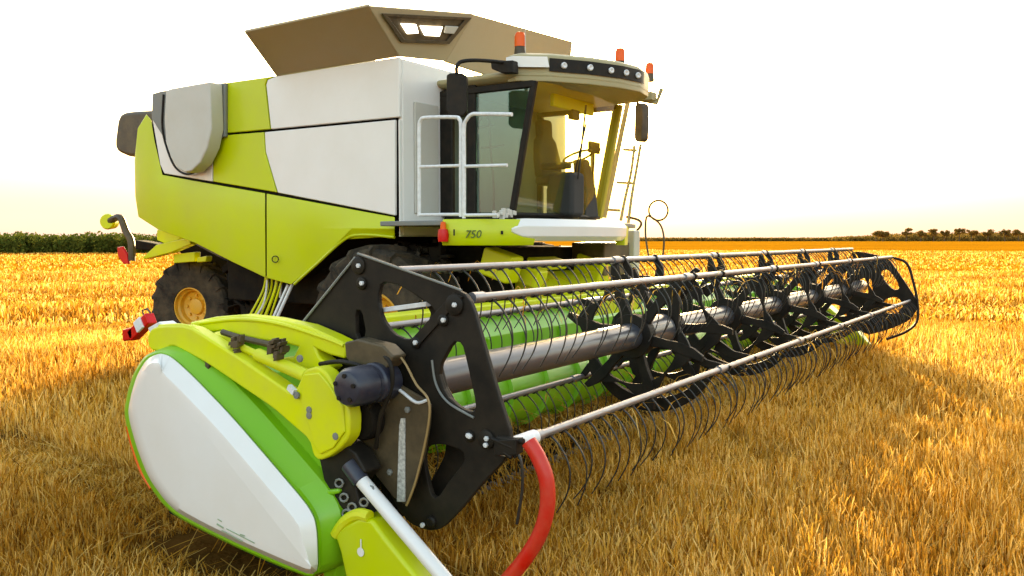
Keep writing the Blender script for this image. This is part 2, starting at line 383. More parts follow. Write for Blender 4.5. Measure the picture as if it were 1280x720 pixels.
# seat, column, wheel, monitor
st = MB(); sx, sy = -5.20, 8.98
st.box((sx-.25, sy-.24, zf+.38), (sx+.22, sy+.24, zf+.5)); st.box((sx-.15, sy-.15, zf), (sx+.1, sy+.15, zf+.38))
seat = st.build('operator_seat', SEATM, CH, .05, 3)
MB().loft([[(sx-.27+a, sy-b, zf+h), (sx-.16+a, sy-b, zf+h), (sx-.16+a, sy+b, zf+h), (sx-.27+a, sy+b, zf+h)] for h, a, b in ((.48,.03,.25),(.7,0,.25),(.92,-.03,.19),(.98,-.04,.12),(1.14,-.05,.13),(1.18,-.05,.09))]).build('seat_back', SEATM, seat, .03, 3)
MB().box((sx-.1, sy-.34, zf+.55), (sx+.28, sy-.26, zf+.63)).build('armrest', SEATM, seat, .02)
cx_, cy_ = -4.99, 9.2
sc_ = MB(); sc_.loft([[(cx_+a-.08, cy_-w, zf+h), (cx_+a+.08, cy_-w, zf+h), (cx_+a+.08, cy_+w, zf+h), (cx_+a-.08, cy_+w, zf+h)] for h, a, w in ((0,0,.17),(.35,-.02,.13),(.7,-.08,.07))])
sc_.build('steering_column', SEATM, CH, .02)
MB().tube([(cx_-.12+.19*math.cos(a)*.9, cy_+.19*math.sin(a), zf+.74+.19*math.cos(a)*.35) for a in np.linspace(0, 2*math.pi, 25)[:-1]], .014, 8, closed=True).build('steering_wheel', BLACK, CH)
MB().obox((cx_-.02, cy_+.22, zf+.86), (.02,0,0), (0,.13,0), (0,0,.07)).build('monitor', BLACK, CH, .01)
MB().tube(curve([(cx_, cy_+.1, zf+.3), (cx_-.02, cy_+.2, zf+.6), (cx_-.02, cy_+.22, zf+.82)], 5), .015, 8).build('monitor_stalk', BLACK, CH)
MB().box((sx+.1, sy-.55, zf), (sx+.45, sy-.25, zf+.5)).build('side_console', SEATM, CH, .05)
# sun visor roll behind the windscreen
MB().box((-5.0,8.35,zc-.16),(-4.95,9.3,zc-.02)).build('sun_blind', LIME2, CH, .01)
MB().box((-5.0,8.75,zc-.26),(-4.93,8.92,zc-.15)).build('inner_mirror', BLACK, CH, .01)

# ---- platform, fascia, rails
zd = 2.085
dk = [(-6.07,6.72),(-5.28,6.68),(-4.86,6.78),(-4.62,7.05),(-4.5,7.4),(-4.4,8.0),(-4.37,8.6),(-4.42,9.2),(-4.6,9.75),(-6.07,9.75)]
MB().extrude([(x, y, zd-.06) for x, y in dk], (0,0,.05)).build('platform_deck', GREYD, CH, .01)
def ribbon(name, pts, prof, m, bevel=.006, ends=None):
    pts = curve([Vector((x, y, 0)) for x, y in pts], 5); mb = MB(); rings = []
    for i, p in enumerate(pts):
        t = (pts[min(i+1, len(pts)-1)]-pts[max(i-1, 0)]).normalized(); nrm = Vector((t.y, -t.x, 0))
        s = i/(len(pts)-1); k = ends(s) if ends else 1.
        rings.append([p+nrm*o+Vector((0,0,zz if k == 1 else 1.98+(zz-1.98)*k)) for o, zz in prof])
    mb.loft(rings); return mb.build(name, m, CH, bevel)
fas = ribbon('platform_fascia', [(-5.20,6.68),(-5.0,6.71),(-4.8,6.83),(-4.62,7.05),(-4.55,7.25)], [(-.04,1.83),(.03,1.83),(.055,1.88),(.055,2.02),(.02,2.085),(-.04,2.085)], LIME)
ribbon('front_bumper', [(-4.66,7.0),(-4.56,7.22),(-4.45,7.6),(-4.38,8.1),(-4.36,8.6),(-4.42,8.95)], [(-.05,1.87),(.03,1.87),(.075,1.92),(.08,2.02),(.03,2.095),(-.05,2.095)], WHITE, ends=lambda s: min(1., .25+s*6))
ribbon('bumper_end', [(-4.42,8.96),(-4.5,9.2),(-4.65,9.5)], [(-.05,1.82),(.05,1.82),(.06,2.04),(-.05,2.05)], LIME)
p0 = Vector((-4.98,6.715,0)); p1 = Vector((-4.70,6.94,0)); dx = (p1-p0).normalized(); nn = Vector((dx.y,-dx.x,0))
PRINTD = mat('print_dark_green', (.06, .10, .01), .5)
def text_mesh(name, body, size, m, parent, loc, rot, shear=.2, ext=.012):
    c = bpy.data.curves.new(name, 'FONT'); c.body = body; c.size = size; c.extrude = ext; c.shear = shear
    t = bpy.data.objects.new(name, c); COL.objects.link(t); bpy.context.view_layer.update()
    me = bpy.data.meshes.new_from_object(t.evaluated_get(bpy.context.evaluated_depsgraph_get()))
    bpy.data.objects.remove(t); me.name = name; me.materials.clear(); me.materials.append(m)
    o = bpy.data.objects.new(name, me); COL.objects.link(o); o.parent = parent
    o.location = Vector(loc)-wloc(parent); o.rotation_euler = rot; return o
text_mesh('model_number', '750', .105, PRINTD, fas, p0+nn*.074+Vector((0,0,1.905)), (R(90), 0, math.atan2(dx.y, dx.x)))
dt = MB()
for u, w_, h_ in ((-.10,.016,.06),(.36,.022,.035)):
    q = p0+dx*(u)+nn*.066
    dt.obox(q+Vector((0,0,1.955)), dx*w_*.5, nn*.003, (0,0,h_*.5))
build_each(dt, 'fascia_mark', BLACK, fas)
lm = MB().lathe(at(554,293,y=6.60), (0,0,1), [(.001,-.07),(.05,-.07),(.055,0),(.045,.05),(.001,.055)], 16).build('side_marker', REDL, CH)
MB().lathe(at(554,287,y=6.60), (0,0,1), [(.03,0),(.026,.07),(.001,.08)], 12).build('marker_lens', ORANGE, lm)
def rr(pl, y, r=.019, n=4):
    return MB().tube(curve([at(px, py, y=y) for px, py in pl], n), r, 10)
YR = 6.76
r_ = rr([(524,270),(524,200),(524,160),(526,150),(533,147),(568,146.5),(574,149),(576,158),(576,200),(576,271)], YR)
r_.tube([at(524,208.5,y=YR), at(576,207,y=YR)], .016, 8); r_.tube([at(524,268.5,y=YR), at(576,268,y=YR)], .016, 8)
r_.build('handrail', ALU, CH)
r_ = rr([(580,273),(580,200),(580,160),(583,150),(590,143),(604,142.5),(640,143)], YR)
r_.tube([at(580,208,y=YR), at(634,206.5,y=YR)], .016, 8); r_.tube([at(580,269,y=YR), at(622,268.5,y=YR)], .016, 8); r_.tube([at(634,206.5,y=YR), at(638,143,y=YR)], .014, 8) if False else None
r_.build('handrail', ALU, CH)
# small hardware on the deck by the door
hw = MB()
for i in range(14):
    q = at(618+i*1.9, 270, y=7.0+.03*i); hw.obox(q+Vector((0,0,random.uniform(0,.05))), (random.uniform(.01,.03),0,0), (0,.02,0), (0,0,random.uniform(.01,.05)))
build_each(hw, 'deck_fitting', GREYP, CH, .006)
# far ladder, mirror, rails and hose loops
YL = 10.15
fm = MB().extrude(pxpoly([(793,132),(796,128),(801,129),(803,134),(802,174),(799,178),(794,177),(792,172)], YL+.1), (.06,.1,0)).build('mirror', BROWNP, CH, .02)
ld = MB()
ld.tube([at(786,122,y=YL), at(776,170,y=YL), at(765,225,y=YL), at(755,272,y=YL)], .035, 8)
ld.tube(curve([at(793,182,y=YL), at(789,215,y=YL), at(781,250,y=YL), at(773,292,y=YL)], 4), .021, 8)
ld.tube(curve([at(801,180,y=YL), at(795,215,y=YL), at(789,250,y=YL), at(783,300,y=YL)], 4), .021, 8)
for a, b in (((771,228),(790,229)),((760,262),(775,263)),((779,187),(796,188))): ld.tube([at(*a,y=YL), at(*b,y=YL)], .018, 8)
ld.build('ladder', ROOFM, CH)
MB().tube(curve([at(786,122,y=YL), at(795,121,y=YL+.05), at(797,130,y=YL+.1)], 4), .018, 8).build('mirror_arm', BROWNP, CH)
rr([(713,275),(740,245),(742,185)][0:0] or [(742,268),(741,230),(740,192),(743,186),(750,187)], 9.9, .022).build('handrail', ROOFM, CH)
h = MB(); h.tube([at(823+12*math.cos(a), 263+12.5*math.sin(a), y=YL) for a in np.linspace(0, 2*math.pi, 22)[:-1]], .013, 8, closed=True)
h.tube(curve([at(811,322,y=YL), at(807,295,y=YL), at(808,272,y=YL), at(815,272,y=YL), at(826,282,y=YL), at(830,300,y=YL), at(828,325,y=YL)], 5), .013, 8)
h.tube(curve([at(783,271,y=YL), at(798,275,y=YL), at(801,282,y=YL), at(790,297,y=YL), at(787,325,y=YL)], 5), .016, 8)
h.build('hydraulic_hose', BROWNP, CH)

# ---- underbody, axle, feeder house
ub = MB()
ub.box((-10.4,8.3,1.0),(-6.2,10.2,1.85)); ub.box((-9.3,7.35,1.1),(-7.35,8.3,1.8)); ub.box((-6.3,7.75,.75),(-5.2,9.75,1.80)); ub.box((-9.9,8.3,.7),(-6.4,9.3,1.1))
ub.box((-6.5,7.3,.8),(-6.15,10.2,1.05)); ub.box((-10.25,7.9,.78),(-10.0,9.7,1.0))
ub.build('chassis', SOOT, CH, .02)
fh = MB(); fh.loft([[(-6.1,y0_,a) if k == 0 else (-4.42,y0_,b) for k, y0_, a, b in ((0,7.95,.75,0),(1,7.95,0,.42),(1,7.95,0,1.28),(0,7.95,1.78,0))],
                    [(-6.1,9.55,.75),(-4.42,9.55,.42),(-4.42,9.55,1.28),(-6.1,9.55,1.78)]])
fh.build('feeder_house', LIME2, CH, .02)
gm = MB()   # green castings over the feeder
for (x, y, z, a, b, c) in ((-5.05,7.45,1.62,.18,.12,.14),(-4.9,7.8,1.5,.14,.1,.1),(-4.95,9.3,1.55,.18,.15,.12),(-5.0,8.3,1.62,.1,.3,.05)):
    gm.obox((x,y,z),(a,0,-a*.3),(0,b,0),(c*.3,0,c))
build_each(gm, 'feeder_casting', LIME2, CH, .03, seg=3)
MB().box((-5.2,9.2,1.45),(-4.75,9.9,1.85)).build('side_box', BROWNP, CH, .02)
MB().box((-4.9,9.93,1.3),(-4.7,10.1,2.0)).build('ladder_guard', GREYP, CH, .02)
# wiring / hoses / struts between the wheels
hs = MB()
for i in range(5):
    px = 322+i*5; hs.tube(curve([at(px+random.uniform(4,12),345,y=7.15), at(px+6,365,y=7.1+random.uniform(0,.1)), at(px-14+i*2,402,y=7.1)], 6), .014+.006*(i % 2), 6)
build_each(hs, 'hose', LIME2, CH)
hs = MB()
hs.tube([at(366,354,y=7.1), at(346,398,y=7.0)], .02, 8); hs.tube([at(360,356,y=7.1), at(342,396,y=7.0)], .016, 8); hs.tube([at(352,352,y=7.2), at(350,372,y=7.2)], .012, 8)
hs.tube(curve([at(334,350,y=7.12), at(330,378,y=7.1), at(316,402,y=7.1)], 5), .012, 6)
build_each(hs, 'strut', ALU, CH)
mc = MB(); random.seed(3)
for i in range(40):
    q = at(random.uniform(285,345), random.uniform(330,395), y=7.6); 
    mc.obox(q, (random.uniform(.02,.12),0,random.uniform(-.05,.05)), (0,.05,0), (random.uniform(-.03,.03),0,random.uniform(.015,.08)))
for i in range(22):
    q = at(random.uniform(500,560), random.uniform(300,335), y=7.35)
    mc.obox(q, (random.uniform(.02,.1),0,0), (0,.05,0), (0,0,random.uniform(.015,.06)))
tag(mc.build('side_machinery', SOOT, CH, .01), kind='stuff')

# ---- wheels
def wheel(cx, cy, cz, r, w, rr_, steer=0., tag_='wheel', n=22):
    c = Vector((cx, cy, cz)); u = Vector((math.sin(steer), math.cos(steer), 0))   # axle, pointing away
    e = empty('wheel', tuple(c - wloc(CH))); e.parent = CH
    hw_ = w/2
    tp = MB().lathe(c, u, [(rr_,-hw_*.72),(rr_*1.05,-hw_*.86),((rr_+r)*.5,-hw_),(r*.93,-hw_*.95),(r*.975,-hw_*.8),(r*.985,0),(r*.975,hw_*.8),(r*.93,hw_*.95),((rr_+r)*.5,hw_),(rr_,hw_*.72)], 64)
    f_ = Vector((math.cos(steer), -math.sin(steer), 0))
    for k in range(n):
        for s in (-1, 1):
            a0 = 2*math.pi*(k+(.25 if s > 0 else -.25))/n; 
            pts = []
            for fr, da in ((.04,0.),(.45,.10),(.88,.20)):
                a = a0+da*1.2; d = f_*math.cos(a)+Vector((0,0,1))*math.sin(a); tg = -f_*math.sin(a)+Vector((0,0,1))*math.cos(a)
                pts.append((c+u*(s*hw_*fr), d, tg, fr))
            rings = []
            for p, d, tg, fr in pts:
                rb = r*.955 if fr < .8 else r*.90; rt = r*1.035 if fr < .8 else r*1.01
                rings.append([p+d*rb-tg*.032, p+d*rt-tg*.022, p+d*rt+tg*.022, p+d*rb+tg*.032])
            # shoulder wrap
            p, d, tg, fr = pts[-1]; p2 = c+u*(s*hw_*1.01)
            rings.append([p2+d*r*.78-tg*.03, p2+u*(s*.012)+d*r*.95-tg*.02, p2+u*(s*.012)+d*r*.95+tg*.02, p2+d*r*.78+tg*.03])
            tp.loft(rings)
    tp.build('tyre', RUB, e, 0)
    m = MB().lathe(c, u, [(rr_*1.02,-hw_*.74),(rr_*1.04,-hw_*.80),(rr_*.97,-hw_*.80),(rr_*.93,-hw_*.60),(rr_*.84,-hw_*.5),(rr_*.80,-hw_*.22),(rr_*.45,-hw_*.12),(rr_*.40,-hw_*.30),(rr_*.28,-hw_*.34),(.001,-hw_*.34)], 48)
    m.lathe(c, u, [(rr_*1.02,hw_*.74),(rr_*.9,hw_*.6),(rr_*.8,hw_*.1),(.001,hw_*.05)], 32)
    for k in range(8):
        a = 2*math.pi*k/8; d = f_*math.cos(a)+Vector((0,0,1))*math.sin(a)
        m.cyl(c+d*rr_*.6-u*hw_*.28, c+d*rr_*.6-u*hw_*.10, .022, 8)
    m.build('rim', RIM, e, 0)
    return e
wheel(-6.32, 7.15, .90, .91, .70, .42, 0, n=18)
wheel(-6.32, 10.25, .90, .91, .70, .42, 0, n=18)
rwc = at(228,386,y=7.55)
wheel(rwc.x+.03, 7.8, .93, .66, .46, .27, R(-14), n=18)
wheel(rwc.x-.1, 9.6, .93, .66, .46, .27, R(-14), n=18)
# ---- rear light arm and hitch brackets
YA = 7.2
ar = MB(); ar.tube(curve([at(138,276,y=YA), at(150,272,y=YA), at(158,290,y=YA), at(164,302,y=YA), at(165,326,y=YA)], 5), .05, 10)
arm = ar.build('lamp_arm', BROWNP, CH)
MB().lathe(at(133,277,y=YA-.05), (0.5,-1,0), [(.001,0),(.06,0),(.10,.0),(.115,-.03),(.10,-.16),(.001,-.17)], 24).build('lamp_housing', LIME2, arm)
MB().extrude(pxpoly([(146,309),(152,308),(158,318),(160,330),(154,330),(147,320)], YA-.06), (0,.04,0)).build('reflector', REDL, arm, .01)
hb = MB()
prism([(196,287),(212,290),(228,296),(222,300),(205,304),(196,300)], 7.4, 7.5, hb); prism([(178,322),(195,306),(236,297),(238,305),(212,316),(180,324)], 7.3, 7.42, hb)
prism([(216,318),(243,315),(243,327),(217,329)], 7.4, 7.5, hb); prism([(246,322),(258,320),(257,327),(246,328)], 7.4, 7.5, hb)
build_each(hb, 'hitch_bracket', LIME2, CH, .01)
hb = MB(); prism([(168,300),(196,305),(226,298),(232,303),(200,314),(168,312)], 7.5, 7.7, hb); prism([(222,312),(240,304),(290,330),(290,342),(236,330)], 7.9, 8.9, hb)
hb.box((rwc.x-.15,7.9,.8),(rwc.x+.15,9.7,1.15))
build_each(hb, 'rear_frame', SOOT, CH, .02)

# ================================================================== HEADER
YN, YE = 3.25, 14.35
hd = MB()
hd.add([(-4.40,y,z) for y in (3.15,YE+.1) for z in (.28,1.02)]+[(-4.55,y,1.24) for y in (3.15,YE+.1)]+[(-4.62,y,z) for y in (3.15,YE+.1) for z in (1.24,.28)],
       [(0,1,3,2),(1,4,5,3),(4,6,8,5),(6,7,9,8),(7,0,2,9),(0,7,6,4,1),(2,3,5,8,9)])
hd.build('header_back_wall', GREEN, CH, .01)
MB().box((-4.58,3.12,1.242),(-4.40,YE+.1,1.31)).build('header_top_beam', LIME2, CH, .02, 3)
rb = MB()
for i in range(17):
    y = 3.7+i*.64; rb.obox((-4.385,y,.68),(.015,0,0),(0,.02,0),(0,0,.33))
build_each(rb, 'wall_rib', GREEN, CH, .006)
hf = MB(); hf.extrude([(-4.5,3.1,.26),(-3.52,3.1,.12),(-3.50,3.1,.14),(-4.5,3.1,.30)], (0,YE-3.0,0)); hf.build('header_floor', SOOT, CH, .005)
kn = MB()
for i in range(110):
    y = 3.2+i*.1015; kn.add([(-3.5,y-.03,.15),(-3.5,y+.03,.15),(-3.38,y,.13),(-3.5,y-.03,.12),(-3.5,y+.03,.12)], [(0,1,2),(4,3,2),(0,3,4,1),(0,2,3),(1,4,2)])
kn.build('cutter_bar', STEEL, CH)
ag = MB(); ag.cyl((-3.80,3.2,.66),(-3.80,YE,.66), .235, 28)
ns = 520
for side in (0, 1):
    vs = []; fs = []
    ya, yb = (3.25, 8.0) if side == 0 else (YE-.05, 9.5)
    for i in range(ns+1):
        t = i/ns; y = ya+(yb-ya)*t; a = t*2*math.pi*9
        for r_ in (.23, .275): vs.append((-3.80+r_*math.cos(a), y, .66+r_*math.sin(a)))
    fs = [(2*i, 2*i+1, 2*i+3, 2*i+2) for i in range(ns)]
    ag.add(vs, fs)
ag.build('intake_auger', GREEN, CH)
for y, nm in ((YE+.1, 'header_end_wall'), (3.10, 'header_end_wall')):
    MB().extrude([(-4.5,y,.5),(-3.4,y,.2),(-3.3,y,.6),(-3.7,y,1.05),(-4.5,y,1.28)], (0,.05,0)).build(nm, GREEN, CH, .01)
# far divider
fd = MB().loft([[(x, YE+.15+w_*s, z) for x, z, s in ((-4.6,.35,1),(-3.3,.2,1),(-2.7,.16,.3),(-3.0,.45,1),(-3.6,.95,1),(-4.5,1.2,1))] for w_ in (0,.35)])
fd.build('crop_divider', LIME, CH, .03)

# ---- reel
AX = Vector((-2.86, 0, H-.75))
MB().cyl((AX.x, YN-.02, AX.z), (AX.x, YE-.1, AX.z), .10, 32).build('reel_tube', TUBE, CH)
MB().lathe((AX.x, 6.35, AX.z), (0,1,0), [(.12,-.3),(.135,-.28),(.135,.2),(.12,.22)], 32).build('tube_joint', TUBE, CH)
bars = [(-3.0,-.168,3.35),(-2.42,-.285,3.35),(-3.40,-.517,3.4),(-3.35,-1.12,3.4),(-2.15,-.946,3.45)]
def tine_mesh():
    mb = MB(); pts = curve([(0,0,0),(.055,0,-.045),(.105,0,-.12),(.120,0,-.20),(.100,0,-.29),(.045,0,-.385)], 4)
    mb.tube(pts, [.0060-.0026*i/(len(pts)-1) for i in range(len(pts))], 5)
    mb.lathe((0,0,0),(0,1,0),[(.001,-.02),(.019,-.02),(.019,.02),(.001,.02)],10)
    return mb
tm = tine_mesh(); tproto = None
allt = []; bobj = []
for bi, (bx, dz, y0) in enumerate(bars):
    y1 = YE-.1
    yj = 6.35
    p0, p1 = Vector((bx, y0, H+dz)), Vector((bx, y1, H+dz))
    mb = MB().cyl(p0, p1, .021, 14)
    mb.cyl((bx, y0-.03, H+dz), (bx, y0+.06, H+dz), .028, 12)
    for yb in (6.0, 8.1, 9.7, 11.3, 12.9): mb.cyl((bx, yb-.05, H+dz), (bx, yb+.05, H+dz), .030, 12)
    bo = mb.build('reel_bar', STEEL, CH, 0, origin=(bx, (y0+y1)/2, H+dz)); bobj.append(bo)
    y = y0+.14; k = 0
    while y < y1-.05:
        pos = Vector((bx, y, H+dz-.012)); d = (pos-CP).length
        allt.append((d*(1 if bi in (1,4) else 1.25), bi, pos)); y += .132; k += 1
allt.sort(key=lambda a: a[0])
rest = MB(); tme = None
random.seed(11)
for i, (d, bi, pos) in enumerate(allt):
    if i < 100:
        if tme is None:
            o = tine_mesh().build('tine', TINE, bobj[bi]); tme = o.data
        else:
            o = bpy.data.objects.new('tine', tme); COL.objects.link(o); o.parent = bobj[bi]
        o.location = pos-wloc(bobj[bi]); o.rotation_euler = (R(random.uniform(-3,3)), R(random.uniform(-7,7)), R(random.uniform(-6,6)))
    else:
        a = random.uniform(-.12,.12); b = random.uniform(-.05,.05)
        rest.add([(pos.x+x*math.cos(a)+z*math.sin(a), pos.y+yy+b*z, pos.z-x*math.sin(a)+z*math.cos(a)) for x, yy, z in tm.v], tm.f)
tag(rest.build('tine_row', TINE, CH), kind='stuff')

# spiders: hub, curved arms and crescent plates
def spider(y, ph, r1=.58, arms=6, dbl=False):
    mb = MB(); th = .03
    def pt(r, a): return Vector((AX.x+r*math.cos(a), y, AX.z+r*math.sin(a)))
    n = 40
    ri, ro = .37, .44
    # ring
    vs = []
    for k in range(n):
        a = 2*math.pi*k/n; w = 1+.12*math.cos(6*(a-ph))
        for r_, yy in ((ri, 0), (ro*w, 0), (ro*w, th), (ri, th)): vs.append(pt(r_, a)+Vector((0,yy,0)))
    fs = []
    for k in range(n):
        j = (k+1) % n
        for q in range(4): fs.append((4*k+q, 4*k+(q+1) % 4, 4*j+(q+1) % 4, 4*j+q))
    mb.add(vs, fs)
    mb.lathe((AX.x, y+th/2, AX.z), (0,1,0), [(.10,-.05),(.17,-.05),(.17,.05),(.10,.05)], 24)
    for k in range(arms):
        a = ph+2*math.pi*k/arms
        L = []; Rr = []
        for r_, w in ((.14,.045),(.28,.032),(.40,.042),(.50,.036),(r1,.022)):
            da = .10*math.sin(r_*5); c = pt(r_, a+da); tg = Vector((-math.sin(a+da),0,math.cos(a+da)))
            L.append(c+tg*w); Rr.append(c-tg*w)
        mb.extrude([q+Vector((0,-.004-.0013*k,0)) for q in L+Rr[::-1]], (0,th+.008+.0026*k,0))
    o = mb.build('reel_spider', BLACK, CH, .004)
    return o
ph0 = R(-15)
for i, y in enumerate((6.02, 6.62, 8.1, 9.7, 11.3, 12.9)):
    spider(y, ph0+(.0 if i != 1 else .25))
# links from spider rim to each bar
for y in (6.12, 6.72, 8.2, 9.8, 11.4, 13.0):
    for bx, dz, _ in bars:
        p = Vector((bx, y, H+dz)); d = (Vector((AX.x, y, AX.z))-p); L = d.length; d.normalize()
        q = p+d*(L-.42); tg = Vector((-d.z,0,d.x)); lk = MB()
        a_, b_, c_ = p-d*.03, p.lerp(q,.5)+tg*.03, q
        lk.extrude([a_-tg*.02, a_+tg*.02, b_+tg*.03, c_+tg*.05, c_-tg*.05, b_-tg*.03], (0,.03,0)); lk.build('spider_link', BLACK, CH, .004)
# phase-control crescents beside the spiders
for y in (6.2, 8.3, 9.9, 11.5, 13.1):
    mb = MB(); o_, i_ = [], []
    for k in range(25):
        a = R(-160)+R(140)*k/24; w = .5+.5*math.sin(math.pi*k/24)
        c = Vector((AX.x+.06, y, AX.z-.05)); d = Vector((math.cos(a),0,math.sin(a))); o_.append(c+d*.56); i_.append(c+d*(.56-.11*w))
    mb.extrude(o_+i_[::-1], (0,.05,0)); mb.build('control_crescent', BLACK, CH, .006)

# near end plate with openings (traced at its plane), bmesh triangle fill
def holed(name, outer, holes, y0, y1, m, bevel=.006, sm=1):
    bm = bmesh.new(); edges = []
    for pl in [outer]+holes:
        pts = pxpoly(pl, y0, sm); vs = [bm.verts.new(p) for p in pts]
        edges += [bm.edges.new((vs[i], vs[(i+1) % len(vs)])) for i in range(len(vs))]
    g = bmesh.ops.triangle_fill(bm, use_beauty=True, use_dissolve=True, edges=edges)
    fs = [f_ for f_ in g['geom'] if isinstance(f_, bmesh.types.BMFace)]
    ex = bmesh.ops.extrude_face_region(bm, geom=fs)
    bmesh.ops.translate(bm, vec=(0, y1-y0, 0), verts=[v for v in ex['geom'] if isinstance(v, bmesh.types.BMVert)])
    bmesh.ops.recalc_face_normals(bm, faces=bm.faces)
    me = bpy.data.meshes.new(name); bm.to_mesh(me); bm.free(); me.materials.append(m)
    o = bpy.data.objects.new(name, me); COL.objects.link(o); o.parent = CH; o.location = -wloc(CH)
    if bevel:
        b = o.modifiers.new('bevel', 'BEVEL'); b.width = bevel; b.segments = 2; b.limit_method = 'ANGLE'; b.angle_limit = R(40)
    return o
YP = 3.22
outer = [(436,330),(447,316),(462,321),(520,343),(578,364),(590,380),(604,430),(622,492),(640,548),(634,572),(604,603),(576,637),(552,661),(536,664),(512,655),(494,632),(476,590),(462,545),(440,500),(405,455),(368,424),(374,408),(404,370)]
holes = [[(476,352),(498,356),(536,379),(546,392),(534,408),(522,420),(508,425),(490,417),(477,398),(472,374)],
         [(566,427),(577,428),(584,455),(595,506),(592,516),(576,511),(556,493),(547,462)],
         [(533,557),(555,555),(579,564),(581,576),(562,600),(546,624),(538,618),(529,575)],
         [(444,388),(452,388),(458,420),(445,424)]]
plate = holed('reel_end_plate', outer, holes, YP, YP+.03, BLACK)
pd = MB()
pd.extrude([at(*p, y=YP-.012) for p in ((566,366),(578,371),(525,430),(514,424))], (0,.012,0))
for (px, py, r_) in ((449,332,.03),(453,354,.022),(569,381,.034),(555,400,.02),(521,428,.02),(540,652,.02),(588,545,.018),(609,549,.03)):
    c = at(px, py, y=YP); pd.lathe(c, (0,-1,0), [(r_*1.5,0),(r_*1.5,.012),(r_*.9,.02),(.001,.02)], 20)
build_each(pd, 'plate_boss', BLACK, CH, .003)
bl = MB()
for (px, py) in ((449,332),(453,354),(569,381),(555,400),(520,428),(529,656),(588,545),(609,548),(608,556),(586,544)):
    c = at(px, py, y=YP-.018); bl.lathe(c, (0,-1,0), [(.012,0),(.012,.012),(.001,.014)], 6)
build_each(bl, 'bolt', ALU, CH)
ee = MB()
ee.tube([at(447,317,y=YP-.006), at(577,363,y=YP-.006)], .006, 6); ee.tube([at(444,322,y=YP-.008), at(372,411,y=YP-.008)], .007, 6)
ee.tube(curve([at(540,450,y=YP-.005), at(545,480,y=YP-.005), at(560,503,y=YP-.005), at(592,522,y=YP-.005)], 6), .006, 6)
build_each(ee, 'plate_edge_strip', GREYD, CH)
pr = MB(); pr.obox(at(505,384,y=YP+.06), (at(538,381,y=YP+.06)-at(478,389,y=YP+.06))*.5, (0,.02,0), (0,0,.012)); pr.build('cross_strut', ALU, CH, .003)
# second plate behind (gives the frame depth) with the arm to the header wall
holed('reel_arm_plate', [(440,334),(452,322),(500,342),(560,366),(540,420),(560,500),(610,552),(560,640),(530,645),(500,600),(480,520),(430,470),(385,420),(410,375)],
      [[(470,350),(500,355),(540,385),(530,420),(500,432),(476,405)],[(500,530),(545,540),(560,560),(535,610),(520,590)]], YP+.10, YP+.13, BLACK)
ps = MB()
for px, py in ((449,336),(560,380),(534,640),(470,470),(590,545),(400,410)): ps.cyl(at(px,py,y=YP+.03), at(px,py,y=YP+.03)+Vector((0,.08,0)), .03, 12)
build_each(ps, 'plate_spacer', BLACK, CH)
cls = MB(); random.seed(5)
for i in range(26):
    q = at(random.uniform(440,500), random.uniform(455,640), y=YP+.05); cls.obox(q, (random.uniform(.02,.05),0,random.uniform(-.04,.04)), (0,.03,0), (random.uniform(-.02,.02),0,random.uniform(.02,.07)))
cls.build('reel_gearbox', SOOT, CH, .008)
# far end plate
def Q(px, py, y): return at(px, py, y=y)
YE2 = YE-.08
fe = [(1062,316),(1075,314),(1110,322),(1126,345),(1144,372),(1149,382),(1138,400),(1112,412),(1080,420),(1066,395),(1056,360)]
holed('reel_end_plate', fe, [[(1100,340),(1110,336),(1122,352),(1124,362),(1116,362),(1106,352)],[(1104,375),(1120,370),(1130,380),(1122,392),(1106,392)],[(1072,350),(1088,345),(1092,368),(1078,372)]], YE2, YE2+.04, BLACK, 0)
gr = MB()
gr.tube(curve([Q(1108,321,YE2-.05), Q(1132,328,YE2-.05), Q(1141,350,YE2-.05), Q(1147,380,YE2-.05), Q(1146,402,YE2-.05), Q(1132,415,YE2-.05), Q(1108,424,YE2-.05)], 6), .02, 8)
gr.build('guard_rod', BLACK, CH)
# near end of the lowest bar: white socket, red hose, black link
sock = MB().cyl((-2.15,3.46,H-.946),(-2.15,3.24,H-.946), .036, 16)
pS = Vector((-2.15,3.22,H-.95))
sock.obox(pS, (.05,0,0), (0,.03,0), (0,0,.035)); sock.build('bar_socket', ALU, CH, .008)
YH = 3.2
MB().tube(curve([at(661,552,y=YH), at(673,572,y=YH), at(683,600,y=YH), at(684,634,y=YH), at(675,667,y=YH), at(655,700,y=YH), at(628,732,y=YH)], 7), .035, 14).build('red_hose', RED, CH)
lb = MB(); lb.obox(at(636,558,y=YH), (.06,0,.01), (0,.03,0), (0,0,.035)); lb.cyl(at(622,548,y=YH), at(655,552,y=YH), .015, 8)
lb.tube(curve([at(632,556,y=YH), at(640,566,y=YH), at(645,572,y=YH)], 3), .012, 6)
for a, b in (((614,548),(642,560)),((630,565),(640,572))): lb.cyl(at(*a,y=YH-.02), at(*b,y=YH-.02), .012, 8)
lb.build('bar_link', BLACK, CH, .004)
MB().tube(curve([at(640,560,y=YH), at(651,575,y=YH), at(653,610,y=YH), at(646,655,y=YH)], 6), .007, 6).build('tine', TINE, CH)

